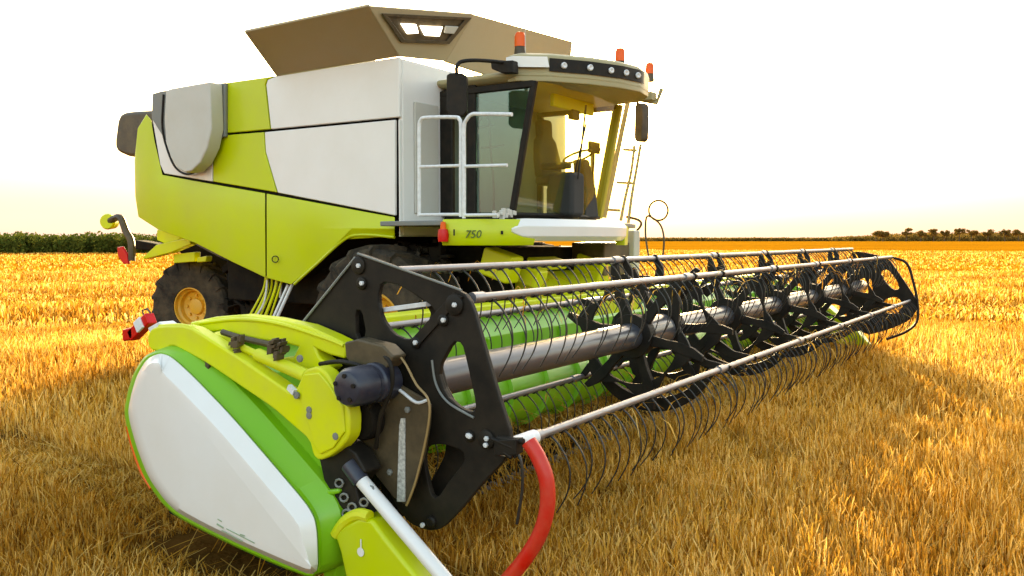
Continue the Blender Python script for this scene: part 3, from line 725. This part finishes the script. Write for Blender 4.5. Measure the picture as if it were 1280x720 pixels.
# ---- near divider: white cover, green shell, inner shield, beams
Wp = [(200,441),(214,445),(240,468),(290,520),(340,578),(384,630),(394,648),(397,668),(398,723),(350,703),(300,681),(255,659),(222,641),(207,627),(186,598),(172,563),(162,528),(160,512),(165,488),(172,467),(184,448)]
def inset(pl, t, r, b):
    cx, cy = 285, 575; out_ = []
    for x, y in pl:
        v = Vector((x-cx, y-cy)); tr = max(0., (v.normalized()).dot(Vector((.71,-.71))))
        k = b+(t-b)*tr; out_.append((x-v.normalized().x*k, y-v.normalized().y*k) if v.length else (x, y))
    return out_
W0 = smooth_poly(Wp, 2)
def insTR(pl, d, e):     # inset more along the upper-right edge
    out_ = []; n = len(pl)
    for i in range(n):
        a, b = Vector(pl[i-1]), Vector(pl[(i+1) % n]); t = (b-a).normalized(); nrm = Vector((t.y, -t.x))    # outward in image
        ur = max(0., nrm.dot(Vector((.77,-.64))))
        out_.append((e+(d-e)*ur, nrm.x, nrm.y))
    for _ in range(6): out_ = [tuple(.25*out_[i-1][q]+.5*out_[i][q]+.25*out_[(i+1) % n][q] for q in range(3)) for i in range(n)]
    return [(pl[i][0]-out_[i][1]*out_[i][0], pl[i][1]-out_[i][2]*out_[i][0]) for i in range(n)]
Wi = insTR(W0, 24, 5); Wm = insTR(W0, 1, .5)
cov = MB().loft([[at(*p, y=2.775) for p in insTR(W0, 30, 12)], [at(*p, y=2.780) for p in Wi], [at(*p, y=2.84) for p in Wm], [at(*p, y=2.87) for p in W0]])
cover = cov.build('divider_cover', WHITE, CH, .006, 2, 40)
Sh0 = insTR(W0, -1, -3); Sh1 = insTR(W0, -6, -5)
def shift(pl, dx_, dy_, dxr=0, dyr=0):
    return [(x+dx_, y+dy_) for x, y in pl]
def shellring(y, off, lift):
    r_ = []
    for p in insTR(W0, -off, -4):
        r_.append(at(*p, y=2.88))
    return [Vector((q.x+lift*max(0, min(1, (q.z-.2)))*0, y, q.z)) for q in r_]
sh = MB().loft([[at(*p, y=2.872) for p in Sh0], [at(*p, y=2.89) for p in insTR(W0, -5, -5)], shellring(2.97, 16, 0), shellring(3.08, 18, 0), shellring(3.10, 10, 0)])
sh.build('divider_shell', GREEN, CH, .004, 2, 40)
MB().tube(curve([at(160,533,y=2.9), at(167,560,y=2.9), at(178,590,y=2.9), at(190,610,y=2.9)], 5), .014, 8).build('edge_reflector', ORANGE, CH)
# faint printed marks on the white cover
mk = MB()
for (a, b, w_) in (((271,655),(279,660),2.2),((277,663),(303,677),1.4),((283,661),(318,679),1.2),((272,649),(277,652),1.3),((300,668),(306,670),1.5)):
    a3, b3 = at(*a, y=2.772), at(*b, y=2.772); d = (b3-a3); mk.obox((a3+b3)/2, d/2, (0,.001,0), Vector((-d.z,0,d.x)).normalized()*w_*.0019)
mk.build('printed_marks', mat('print_green', (.28,.36,.22), .5), cover)
prism([(196,424),(215,420),(262,440),(330,484),(392,545),(422,598),(424,622),(421,700),(416,760),(398,700),(345,590),(262,476),(215,440)], 3.02, 3.12).build('inner_shield', GREEN, CH, .012)
prism([(262,470),(292,500),(355,578),(398,614),(423,611),(424,617),(402,622),(392,618),(345,584),(285,505)], 2.96, 3.03).build('shield_ridge', GREEN, CH, .012)
b1 = [(183,421),(188,411),(200,407),(234,407),(262,424),(300,448),(344,478),(366,493),(374,477),(380,462),(396,458),(408,466),(420,488),(434,506),(437,524),(436,546),(426,560),(410,572),(398,576),(391,570),(386,550),(364,531),(340,510),(300,483),(262,457),(236,442),(214,431),(206,440),(186,438)]
beam = prism(b1, 2.93, 3.02, sm=1).build('support_beam', LIME2, CH, .014, 3)
prism([(236,403),(268,396),(300,393.5),(340,398),(382,407),(410,419),(434,431),(431,449),(412,444),(394,436),(398,446),(414,460),(402,468),(384,470),(366,462),(348,448),(366,446),(372,434),(352,428),(330,426),(300,420),(276,414),(256,416),(246,420)], 3.10, 3.2, sm=0).build('upper_beam', LIME2, CH, .014, 3)
MB().tube(curve([at(200,408,y=2.95), at(234,408,y=2.95), at(262,425,y=2.95), at(300,449,y=2.95), at(344,479,y=2.95), at(366,493,y=2.95)], 6), .012, 8).build('beam_lip', LIME2, beam)
MB().extrude([at(*p, y=2.918) for p in ((380,468),(398,466),(410,480),(428,508),(430,540),(416,560),(400,568),(392,556),(376,500))], (0,.014,0)).build('beam_boss', LIME2, beam, .012, 3)
MB().tube(curve([at(250,404,y=3.10), at(300,399,y=3.10), at(350,405,y=3.10), at(405,422,y=3.10), at(430,432,y=3.10)], 6), .012, 8).build('beam_lip', LIME2, CH)
for pl in ([(455,462,3.08),(470,480,3.04),(462,510,3.05),(446,540,3.06),(440,575,3.02)],[(468,440,3.1),(486,450,3.06),(490,480,3.06),(476,520,3.06),(470,560,3.1)],[(400,455,3.05),(425,452,3.02),(452,458,3.02),(470,470,3.08)]):
    MB().tube(curve([at(a,b,y=c_) for a, b, c_ in pl], 6), .011, 8).build('hydraulic_line', BLACK, CH)
for px, py in ((470,476),(484,500),(510,512),(472,545),(488,590)): MB().lathe(at(px,py,y=3.128), (0,-1,0), [(.016,0),(.016,.01),(.001,.014)], 6).build('bolt', GREYD, CH)
MB().lathe(at(452,525,y=3.06), (0,1,0), [(.001,-.02),(.09,-.02),(.10,0),(.10,.06),(.001,.06)], 28).build('gear_cover', SOOT, CH, .004)
cy = MB(); cy.cyl(at(322,443,y=3.0), at(384,470,y=2.98), .034, 16); cy.cyl(at(302,434,y=3.0), at(324,444,y=3.0), .02, 12); cy.build('cylinder', LIME2, CH, .004)
cl = MB(); random.seed(9)
for (px, py, n) in ((296,433,10),(343,434,7),(352,437,7),(202,432,10),(262,455,5)):
    for k in range(n):
        q = at(px+random.uniform(-6,6), py+random.uniform(-10,10), y=2.97+random.uniform(-.02,.02)); cl.obox(q, (random.uniform(.006,.02),0,.004), (0,random.uniform(.01,.03),0), (.003,0,random.uniform(.008,.03)))
cl.tube(curve([at(278,415,y=3.06), at(300,422,y=3.06), at(335,430,y=3.06), at(360,436,y=3.06)], 4), .018, 8)
build_each(cl, 'hose_clamp', BROWNP, CH, .003)
bo_ = MB()
for px, py in ((376,448),(388,512),(372,494),(388,519),(421,545)): bo_.lathe(at(px,py,y=2.925), (0,-1,0), [(.018,0),(.018,.012),(.001,.014)], 8)
build_each(bo_, 'beam_bolt', GREYD, CH)
MB().obox(at(365,487,y=2.92), (.02,0,-.012), (0,.012,0), (.006,0,.012)).build('decal_tab', ALU, CH)
# hub motor
hb = MB(); c = at(430,486,y=2.84); hb.lathe(c, (0,1,0), [(.001,0),(.05,.0),(.078,.012),(.092,.04),(.094,.15),(.088,.16),(.088,.18),(.096,.19),(.096,.30),(.001,.30)], 36)
hub = hb.build('drive_hub', HUB, CH, .004)
hb = MB()
for a in range(5): hb.cyl(c+Vector((.058*math.cos(a*1.257+.3),-.004,.058*math.sin(a*1.257+.3))), c+Vector((.058*math.cos(a*1.257+.3),.02,.058*math.sin(a*1.257+.3))), .011, 8)
build_each(hb, 'hub_bolt', BLACK, hub)
prism([(430,428),(446,424),(478,432),(492,446),(486,458),(468,470),(446,462),(432,448)], 3.06, 3.16).build('hub_bracket', BROWNP, CH, .01)
prism([(432,470),(470,468),(500,482),(528,498),(537,506),(536,530),(530,565),(519,604),(508,632),(492,622),(468,592),(452,560),(444,520)], 3.13, 3.15).build('guard_plate', BROWNP, CH, .004)
MB().tube(curve([at(482,478,y=3.125), at(500,488,y=3.125), at(520,503,y=3.125), at(534,500,y=3.125)], 4), .008, 6).build('guard_edge', ALU, CH)
sb = MB(); sb.extrude([at(*p, y=3.122) for p in ((499,532),(501,523),(506,523),(506,627),(496,627))], (0,.006,0))
sb.build('scale_strip', mat('scale_paint', (.6,.58,.52), .6, noise=.8, nscale=60, dirt=(.08,.07,.06)), CH)
MB().tube(curve([at(488,435,y=3.12), at(505,452,y=3.12), at(520,480,y=3.12), at(536,502,y=3.12), at(534,540,y=3.12), at(520,600,y=3.12), at(508,632,y=3.12)], 5), .006, 6).build('brass_hose', mat('brass_hose', (.3,.19,.07), .5), CH)
# clamp and white prop rod towards the tip
prism([(398,572),(412,560),(430,556),(444,566),(457,590),(444,606),(452,640),(462,655),(440,648),(418,628),(404,600)], 2.98, 3.1).build('rod_clamp', BLACK, CH, .012)
MB().cyl(at(436,580,y=2.98), at(452,602,y=2.98), .042, 16).build('rod_collar', HUB, CH, .004)
MB().cyl(at(449,597,y=2.98), at(580,752,y=2.98), .034, 20).build('prop_rod', WHITE, CH)
ch = MB()
for (px, py) in ((424,604),(430,622),(440,634),(433,642),(455,628),(462,612)): ch.tube([at(px+5*math.cos(a), py+5*math.sin(a), y=2.97) for a in np.linspace(0, 6.28, 9)[:-1]], .006, 5, closed=True)
build_each(ch, 'chain_link', GREYD, CH)
# tip
prism([(417,668),(428,658),(448,648),(464,650),(480,672),(500,697),(540,745),(600,800),(440,800),(434,735),(424,690)], 2.93, 3.1).build('divider_tip', LIME, CH, .02, 3)
MB().tube(curve([at(420,668,y=2.95), at(432,652,y=2.95), at(448,643,y=2.95), at(462,646,y=2.95)], 5), .03, 10).build('tip_strap', LIME2, CH)
em = MB(); c = at(451,690,y=2.926); em.lathe(c, (0,-1,0), [(.021,0),(.021,.003),(.001,.003)], 24); em.obox(c+Vector((.003,-.002,.04)), (.003,0,0), (0,.0015,0), (0,0,.022)); em.build('tip_emblem', WHITE, CH)
# red marker lamp on the back corner
rl = MB(); a, b = at(166,420,y=2.98), at(189,397,y=2.98); d = (b-a); n_ = Vector((-d.z,0,d.x)).normalized()
rl.obox((a+b)/2, d/2, (0,.03,0), n_*.033); rl.obox(a+Vector((-.01,0,.012)), (.05,0,.01), (0,.03,0), (0,0,.035)); lamp = rl.build('red_marker_lamp', REDL, CH, .008)
MB().obox(at(174,406,y=2.95), d*.16, (0,.01,0), n_*.034).build('lamp_reflector', ALU, lamp, .004)
MB().tube([at(180,396,y=2.98), at(178,388,y=2.98), at(184,386,y=2.98), at(188,391,y=2.98)], .006, 6).build('lamp_hook', BROWNP, lamp)
prism([(184,410),(198,402),(206,408),(204,420),(188,420)], 2.95, 3.05).build('lamp_mount', ALU, CH, .008)

# cut straw lying on the header floor
def blades(N, xy, hgt, wid, lean, seed, flat=False, zbase=None, ears=.35, nseg=3):
    g = np.random.default_rng(seed)
    ang = g.uniform(0, 2*np.pi, N); la = g.uniform(0, 2*np.pi, N)
    ln = np.abs(g.normal(0, lean, N))*np.where(g.random(N) < .10, 4.5, 1.); h_ = hgt*g.uniform(.55, 1.15, N); w_ = wid*g.uniform(.6, 1.3, N)
    if flat: ln = g.uniform(1.25, 1.55, N)
    lv = nseg+1; V = np.zeros((N, lv*2, 3)); t = np.linspace(0, 1, lv)
    for k in range(lv):
        s = t[k]; tilt = ln*(.6+.8*s); ho = h_*s*np.sin(tilt); zz = h_*s*np.cos(tilt)
        cx = xy[:, 0]+ho*np.cos(la); cyy = xy[:, 1]+ho*np.sin(la)
        ww = w_
        er = (g.random(N) < ears) if k == 0 else er
        if k == lv-2: ww = np.where(er, w_*2.1, ww)
        if k == lv-1: ww = np.where(er, w_*.8, w_*.8)
        V[:, 2*k] = np.stack([cx-np.cos(ang)*ww, cyy-np.sin(ang)*ww, zz], 1)
        V[:, 2*k+1] = np.stack([cx+np.cos(ang)*ww, cyy+np.sin(ang)*ww, zz], 1)
    if zbase is not None: V[:, :, 2] += zbase[:, None]
    V = V.reshape(-1, 3); base = (np.arange(N)*lv*2)[:, None]
    Fq = np.concatenate([base+np.array([2*k, 2*k+1, 2*k+3, 2*k+2]) for k in range(nseg)], 1).reshape(-1, 4)
    col = np.repeat(g.random(N), lv*2); hh = np.tile(np.repeat(t, 2), N)
    return V, Fq, col, hh
def bigmesh(name, parts, m):
    V = np.concatenate([p[0] for p in parts]); o = 0; Fs = []
    for p in parts: Fs.append(p[1]+o); o += len(p[0])
    Fq = np.concatenate(Fs); c = np.concatenate([p[2] for p in parts]); hh = np.concatenate([p[3] for p in parts])
    me = bpy.data.meshes.new(name); me.vertices.add(len(V)); me.vertices.foreach_set('co', V.astype(np.float32).ravel())
    me.loops.add(Fq.size); me.loops.foreach_set('vertex_index', Fq.astype(np.int32).ravel())
    me.polygons.add(len(Fq)); me.polygons.foreach_set('loop_start', np.arange(0, Fq.size, 4, dtype=np.int32))
    me.update(calc_edges=True)
    a = me.attributes.new('rnd', 'FLOAT', 'POINT'); a.data.foreach_set('value', c.astype(np.float32))
    a = me.attributes.new('tip', 'FLOAT', 'POINT'); a.data.foreach_set('value', hh.astype(np.float32))
    me.materials.append(m); ob = bpy.data.objects.new(name, me); COL.objects.link(ob); return ob
def leafmat(name, cols, trans=.45, patch=None, pscale=.35):
    m = bpy.data.materials.new(name); m.use_nodes = True; nt = m.node_tree; nt.nodes.clear()
    o = nt.nodes.new('ShaderNodeOutputMaterial'); at_ = nt.nodes.new('ShaderNodeAttribute'); at_.attribute_name = 'rnd'
    r = nt.nodes.new('ShaderNodeValToRGB')
    while len(r.color_ramp.elements) < len(cols): r.color_ramp.elements.new(.5)
    for i, c in enumerate(cols): r.color_ramp.elements[i].position = i/(len(cols)-1); r.color_ramp.elements[i].color = (*c, 1)
    nt.links.new(at_.outputs['Fac'], r.inputs['Fac']); src = r.outputs['Color']
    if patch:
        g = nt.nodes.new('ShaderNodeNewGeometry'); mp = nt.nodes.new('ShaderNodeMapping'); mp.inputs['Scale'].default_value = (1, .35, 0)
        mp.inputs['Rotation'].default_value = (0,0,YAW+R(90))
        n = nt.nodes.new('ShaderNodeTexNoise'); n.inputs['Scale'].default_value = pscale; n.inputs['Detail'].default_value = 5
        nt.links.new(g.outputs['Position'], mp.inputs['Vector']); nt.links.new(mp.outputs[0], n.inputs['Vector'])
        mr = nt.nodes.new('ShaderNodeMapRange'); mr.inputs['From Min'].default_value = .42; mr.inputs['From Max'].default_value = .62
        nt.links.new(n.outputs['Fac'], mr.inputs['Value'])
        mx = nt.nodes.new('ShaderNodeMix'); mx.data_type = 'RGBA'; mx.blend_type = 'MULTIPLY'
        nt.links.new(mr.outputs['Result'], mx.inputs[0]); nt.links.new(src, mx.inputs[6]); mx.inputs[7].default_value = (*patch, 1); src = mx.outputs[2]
    d = nt.nodes.new('ShaderNodeBsdfDiffuse'); t = nt.nodes.new('ShaderNodeBsdfTranslucent'); mxs = nt.nodes.new('ShaderNodeMixShader'); mxs.inputs[0].default_value = trans
    nt.links.new(src, d.inputs[0]); nt.links.new(src, t.inputs[0]); nt.links.new(d.outputs[0], mxs.inputs[1]); nt.links.new(t.outputs[0], mxs.inputs[2])
    nt.links.new(mxs.outputs[0], o.inputs['Surface']); return m
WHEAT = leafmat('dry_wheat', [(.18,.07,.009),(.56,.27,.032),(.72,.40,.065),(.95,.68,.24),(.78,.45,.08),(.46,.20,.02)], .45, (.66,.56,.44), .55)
N = 9000
g = np.random.default_rng(2)
xy = np.stack([g.uniform(-4.35,-3.35,N), g.uniform(3.2,YE,N)], 1)
st_ = blades(N, xy, .32, .0035, .3, 3, flat=True, zbase=.30-(xy[:,0]+4.5)*.075+g.uniform(0,.24,N))
M2 = 420; bi_ = g.integers(0, 5, M2); B3 = np.array([(b[0], H+b[1]) for b in bars])[bi_]
xy2 = np.stack([B3[:,0]+g.normal(0,.03,M2), g.uniform(3.5,YE-.2,M2)], 1)
st2 = blades(M2, xy2, .26, .0028, .3, 8, flat=True, zbase=B3[:,1]-g.uniform(-.02,.14,M2))
so = bigmesh('cut_straw', [st_, st2], WHEAT); so.parent = CH; so.location = -wloc(CH); tag(so, kind='stuff')

# ================================================================== FIELD
def gmat():
    m = bpy.data.materials.new('field_ground'); m.use_nodes = True; nt = m.node_tree; b = nt.nodes['Principled BSDF']
    b.inputs['Roughness'].default_value = .95; b.inputs['Specular IOR Level'].default_value = 0.
    g_ = nt.nodes.new('ShaderNodeNewGeometry')
    mp = nt.nodes.new('ShaderNodeMapping'); mp.inputs['Rotation'].default_value = (0,0,-YAW+R(4)); mp.inputs['Scale'].default_value = (.03,.5,0)
    n = nt.nodes.new('ShaderNodeTexNoise'); n.inputs['Scale'].default_value = .45; n.inputs['Detail'].default_value = 9; n.inputs['Roughness'].default_value = .6
    nt.links.new(g_.outputs['Position'], mp.inputs['Vector']); nt.links.new(mp.outputs[0], n.inputs['Vector'])
    n3 = nt.nodes.new('ShaderNodeTexNoise'); n3.inputs['Scale'].default_value = 6; n3.inputs['Detail'].default_value = 10; nt.links.new(g_.outputs['Position'], n3.inputs['Vector'])
    ad = nt.nodes.new('ShaderNodeMath'); ad.operation = 'MULTIPLY_ADD'; ad.inputs[1].default_value = .4; ad.inputs[2].default_value = -.2
    nt.links.new(n3.outputs['Fac'], ad.inputs[0]); a2 = nt.nodes.new('ShaderNodeMath'); a2.operation = 'ADD'
    nt.links.new(n.outputs['Fac'], a2.inputs[0]); nt.links.new(ad.outputs[0], a2.inputs[1])
    r = nt.nodes.new('ShaderNodeValToRGB'); e = r.color_ramp.elements
    e[0].position = .34; e[0].color = (.24,.085,.005,1); e[1].position = .56; e[1].color = (.42,.17,.009,1)
    nt.links.new(a2.outputs[0], r.inputs['Fac'])
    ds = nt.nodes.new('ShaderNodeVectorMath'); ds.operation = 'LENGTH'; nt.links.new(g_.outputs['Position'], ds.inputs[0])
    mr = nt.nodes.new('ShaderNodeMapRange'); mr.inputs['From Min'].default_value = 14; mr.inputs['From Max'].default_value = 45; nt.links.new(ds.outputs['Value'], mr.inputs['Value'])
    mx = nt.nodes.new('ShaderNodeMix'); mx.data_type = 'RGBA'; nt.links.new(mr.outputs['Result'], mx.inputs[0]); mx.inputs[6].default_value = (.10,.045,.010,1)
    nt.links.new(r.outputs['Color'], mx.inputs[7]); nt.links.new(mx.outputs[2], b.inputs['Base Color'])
    bp = nt.nodes.new('ShaderNodeBump'); bp.inputs['Strength'].default_value = .6; bp.inputs['Distance'].default_value = .15
    nt.links.new(n3.outputs['Fac'], bp.inputs['Height']); nt.links.new(bp.outputs['Normal'], b.inputs['Normal'])
    return m
gd = MB(); rad = [0, 4, 12, 30, 80, 200, 600, 2500, 7000]; ks = 48
vs = [(0,0,0)]; fs = []
for r_ in rad[1:]:
    for k in range(ks): a = 2*math.pi*k/ks; vs.append((r_*math.cos(a), r_*math.sin(a), 0))
for k in range(ks): fs.append((0, 1+k, 1+(k+1) % ks))
for q in range(len(rad)-2):
    for k in range(ks): j = (k+1) % ks; fs.append((1+q*ks+k, 1+(q+1)*ks+k, 1+(q+1)*ks+j, 1+q*ks+j))
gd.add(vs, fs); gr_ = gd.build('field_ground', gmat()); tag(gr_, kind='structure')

def wedge(N, d0, d1, a0, a1, seed, pw=1.):
    g = np.random.default_rng(seed); u = g.random(N); d = np.sqrt(d0**2+(d1**2-d0**2)*u)
    th = g.uniform(a0, a1, N); rx = d*np.sin(th); dy = d*np.cos(th)
    x = rx*math.cos(YAW)-dy*math.sin(YAW); y = rx*math.sin(YAW)+dy*math.cos(YAW)
    return np.stack([x, y], 1), d
def keep(xy):
    x, y = xy[:, 0], xy[:, 1]
    inh = (x > -4.75) & (x < -3.47) & (y > 3.06) & (y < YE+.5)
    tip = (x > -4.7) & (x < -1.6) & (y > 2.76) & (y < 3.24)
    bod = (x > -11) & (x < -4.7) & (y > 6.9) & (y < 10.7)
    rows = np.abs(((x*.96+y*.28)/.16) % 1-.5) < .42
    cl = np.sin(x*3.1+2*np.sin(y*1.7))*np.sin(y*2.7+1.6*np.sin(x*2.3))+.6*np.sin(x*7.3+y*5.1)*np.sin(y*8.9-x*3.3)+.5*np.sin(x*1.1-y*.8)
    th = np.random.default_rng(len(x)).normal(0, .55, len(x))
    return ~(inh | bod) & rows & (cl+th > -.85)
parts = []
for i, (N, d0, d1, h_, w_, ang) in enumerate(((230000,2.6,9,.28,.0024,42),(210000,9,20,.28,.0038,40),(140000,20,55,.24,.010,38),(80000,55,140,.20,.03,37))):
    xy, d = wedge(N, d0, d1, -R(ang), R(ang), 20+i); xy = xy[keep(xy)]
    # height varies in drifts along the swaths
    hn = .80+.28*np.sin(xy[:,0]*.55+1.3*np.sin(xy[:,1]*.21))*np.sin(xy[:,1]*.33+xy[:,0]*.13)
    dd = xy[:,0]*-math.sin(YAW)+xy[:,1]*math.cos(YAW); ww_ = xy[:,0]*math.cos(YAW)+xy[:,1]*math.sin(YAW)
    dd = dd+.05*ww_+1.2*np.sin(ww_*.11)+.5*np.sin(ww_*.37+dd*.2)
    band = np.sin(dd*.62+1.4*np.sin(dd*.17))+.6*np.sin(dd*1.51+ww_*.05)
    hn *= 1-.42*np.clip((dd-14)/12, 0, 1)*(band > .75)
    ta, tb = at(-60,552,z=0), at(190,640,z=0); tdir = (tb-ta); tdir.z = 0; tdir.normalize()      # flattened wheel track
    dist = np.abs((xy[:,0]-ta.x)*-tdir.y+(xy[:,1]-ta.y)*tdir.x)
    hn *= np.where((xy[:,0] > -4.7) & (xy[:,0] < -1.6) & (xy[:,1] > 2.74) & (xy[:,1] < 3.24), .45, 1.)
    hn *= np.where(dist < .34, .30+.25*np.sin(xy[:,0]*9)**2, 1.)
    V = blades(len(xy), xy, 1.0, w_, .055, 40+i, ears=.55, nseg=3)
    sc = np.repeat(h_*hn, 8); bx = np.repeat(xy[:,0], 8); by = np.repeat(xy[:,1], 8)
    P = V[0]; P[:,2] *= sc; P[:,0] = bx+(P[:,0]-bx)*np.where(True, 1, 1); 
    parts.append((P, V[1], V[2]*(1. if i == 0 else .9 if i == 1 else .62), V[3]))
# horizontal lean must scale with height too: rebuild lean compactly
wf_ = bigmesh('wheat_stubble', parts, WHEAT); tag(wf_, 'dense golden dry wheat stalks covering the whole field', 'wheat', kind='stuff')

# ================================================================== TREES ON THE HORIZON
def camxy(px, D):
    rx = (px-640)/F*D; return Vector((rx*math.cos(YAW)-D*math.sin(YAW), rx*math.sin(YAW)+D*math.cos(YAW), 0))
def leafcloud(N, centres, radii, size, seed):
    g = np.random.default_rng(seed); c = np.array(centres)[g.integers(0, len(centres), N)]; 
    idx = g.integers(0, len(centres), N); c = np.array(centres)[idx]; rd = np.array(radii)[idx]
    d = g.normal(size=(N,3)); d /= np.linalg.norm(d, axis=1)[:,None]; p = c+d*rd*(g.random((N,1))**.45)
    a = g.normal(size=(N,3)); a /= np.linalg.norm(a,axis=1)[:,None]; b = np.cross(a, g.normal(size=(N,3))); b /= np.linalg.norm(b,axis=1)[:,None]
    s = size*g.uniform(.5,1.4,(N,1)); V = np.stack([p-a*s-b*s*.6, p+a*s-b*s*.4, p+a*s*.8+b*s*.6, p-a*s*.7+b*s*.5], 1)
    V[:,:,2] = np.maximum(V[:,:,2], .0)
    V = V.reshape(-1,3); Fq = np.arange(N*4).reshape(N,4); return V, Fq, np.repeat(g.random(N),4), np.zeros(N*4)
LEAF = leafmat('hedge_leaves', [(.05,.07,.012),(.08,.10,.018),(.13,.14,.025),(.07,.075,.015)], .3)
LEAF2 = leafmat('far_leaves', [(.13,.09,.02),(.19,.12,.03),(.26,.16,.04)], .3)
BARK = mat('bark', (.09,.06,.035), .9)
random.seed(21)
cs, rs = [], []
for i in range(420):
    px = -160+i*1.75; D = 108+random.uniform(0,9)+max(0,(px-150))*.05; p = camxy(px, D)
    hh = random.uniform(1.35,1.8)+.12*math.sin(px*.06)
    for z in (.5, hh): cs.append((p.x, p.y, z)); rs.append((.9,.9,.75+random.uniform(0,.35)))
lh = bigmesh('maize_hedge', [leafcloud(52000, cs, rs, .17, 5)], LEAF)
tag(lh, 'dark green dense hedge of tall crop along the left edge of the field', 'hedge', kind='stuff')
cs, rs = [], []
for i in range(500):
    px = 800+i*1.25; D = 560+random.uniform(-10,30); p = camxy(px, D); t = min(1., max(0., (px-1030)/120))
    z = 1.3+1.5*t+random.uniform(-.4,.7)*(.3+t); cs.append((p.x,p.y,z)); rs.append((3.5,3.5,.8+2.0*t)); cs.append((p.x,p.y,.5)); rs.append((4,4,1.5+t))
rh = bigmesh('distant_wood', [leafcloud(60000, cs, rs, .55, 6)], LEAF2)
tag(rh, 'low brown green belt of far woodland along the right horizon', 'woodland', kind='stuff')
spec = [(1094,286,'small tree with thin ragged crown standing alone beyond the reel end, leftmost on the horizon'),
        (1103,289,'lowest shrubby tree just right of the lone tree on the horizon'),
        (1132,284,'round crowned tree first in the taller part of the far tree belt'),
        (1150,287,'squat tree between two round crowned trees in the far belt'),
        (1166,285,'broad flat topped tree in the middle of the far tree belt'),
        (1180,287,'narrow low tree beside the broad flat topped tree'),
        (1198,283,'tallest tree of the far belt with a spiky forked crown'),
        (1214,286,'leaning tree right beside the tallest tree of the far belt'),
        (1234,285,'rounded tree with gap to its left in the far belt'),
        (1255,286,'wide bushy tree near the right end of the far belt'),
        (1272,286,'last tree at the right edge of the far belt')]
for i, (px, top, lab) in enumerate(spec):
    D = 520; b = camxy(px, D); hgt = (299-top)*D/F+1.2; e = empty('distant_tree', b); tag(e, lab, 'tree', 'trees rising from the far belt')
    random.seed(50+i)
    MB().tube([b+Vector((0,0,0)), b+Vector((random.uniform(-.3,.3),0,hgt*.5)), b+Vector((random.uniform(-.6,.6),0,hgt*.8))], [.28,.2,.08], 7).build('trunk', BARK, e)
    cs = [(b.x+random.uniform(-1,1)*2.4, b.y+random.uniform(-1,1)*2.0, hgt*random.uniform(.5,.86)) for _ in range(11)]
    rs = [(random.uniform(.9,1.9),)*2+(random.uniform(.7,1.3),) for _ in cs]
    o = bigmesh('crown', [leafcloud(1100, cs, rs, .34, 70+i)], LEAF2); o.parent = e; o.location = -Vector(e.location)

# ================================================================== LIGHT, SKY, CAMERA
EL = R(9.0); saz = R(5.6)
sd = Vector((math.sin(saz)*math.cos(YAW)-math.cos(saz)*math.sin(YAW), math.sin(saz)*math.sin(YAW)+math.cos(saz)*math.cos(YAW), 0))
sun_dir = Vector((sd.x*math.cos(EL), sd.y*math.cos(EL), math.sin(EL)))
L = bpy.data.lights.new('sun', 'SUN'); L.energy = 2.1; L.angle = R(.9); L.color = (1,.83,.56)
so_ = bpy.data.objects.new('sun', L); COL.objects.link(so_); so_.rotation_euler = sun_dir.to_track_quat('Z', 'Y').to_euler(); so_.location = (0,0,50)
w = bpy.data.worlds.new('World'); scene.world = w; w.use_nodes = True; nt = w.node_tree
sky = nt.nodes.new('ShaderNodeTexSky'); sky.sky_type = 'NISHITA'; sky.sun_disc = False; sky.sun_elevation = EL
sky.sun_rotation = math.atan2(sd.x, sd.y); sky.air_density = 1.0; sky.dust_density = 3.0; sky.ozone_density = 1.0
tcs = nt.nodes.new('ShaderNodeTexCoord'); sep = nt.nodes.new('ShaderNodeSeparateXYZ'); nt.links.new(tcs.outputs['Generated'], sep.inputs[0])
hz = nt.nodes.new('ShaderNodeMapRange'); hz.interpolation_type = 'SMOOTHSTEP'; hz.inputs['From Min'].default_value = -.02; hz.inputs['From Max'].default_value = .27
hz.inputs['To Min'].default_value = 1.; hz.inputs['To Max'].default_value = 0.; nt.links.new(sep.outputs['Z'], hz.inputs['Value'])
cn = nt.nodes.new('ShaderNodeTexNoise'); cn.inputs['Scale'].default_value = 2.2; cn.inputs['Detail'].default_value = 4      # thin low haze banks
cm = nt.nodes.new('ShaderNodeMapping'); cm.inputs['Scale'].default_value = (1,1,7); nt.links.new(tcs.outputs['Generated'], cm.inputs[0]); nt.links.new(cm.outputs[0], cn.inputs['Vector'])
cr_ = nt.nodes.new('ShaderNodeMapRange'); cr_.inputs['To Min'].default_value = .82; cr_.inputs['To Max'].default_value = 1.16; nt.links.new(cn.outputs['Fac'], cr_.inputs['Value'])
hc = nt.nodes.new('ShaderNodeVectorMath'); hc.operation = 'SCALE'; hc.inputs[0].default_value = (1.18, .88, .80); nt.links.new(cr_.outputs['Result'], hc.inputs['Scale'])
skm = nt.nodes.new('ShaderNodeMix'); skm.data_type = 'RGBA'; nt.links.new(hz.outputs['Result'], skm.inputs[0]); nt.links.new(sky.outputs[0], skm.inputs[6]); nt.links.new(hc.outputs[0], skm.inputs[7])
nt.links.new(skm.outputs[2], nt.nodes['Background'].inputs[0]); nt.nodes['Background'].inputs[1].default_value = .15
cam = bpy.data.cameras.new('camera'); co = bpy.data.objects.new('camera', cam); COL.objects.link(co); scene.camera = co
cam.sensor_width = 36; cam.lens = F/1280*36; cam.clip_end = 20000; cam.clip_start = .05
co.location = CP; co.rotation_euler = (R(90)-PITCH, 0, YAW)
vs_ = scene.view_settings; vs_.view_transform = 'Standard'; vs_.look = 'None'; vs_.gamma = 1; vs_.exposure = 2.85
vs_.use_white_balance = True; vs_.white_balance_temperature = 8000
scene.cycles.transparent_max_bounces = 16; scene.cycles.max_bounces = 8
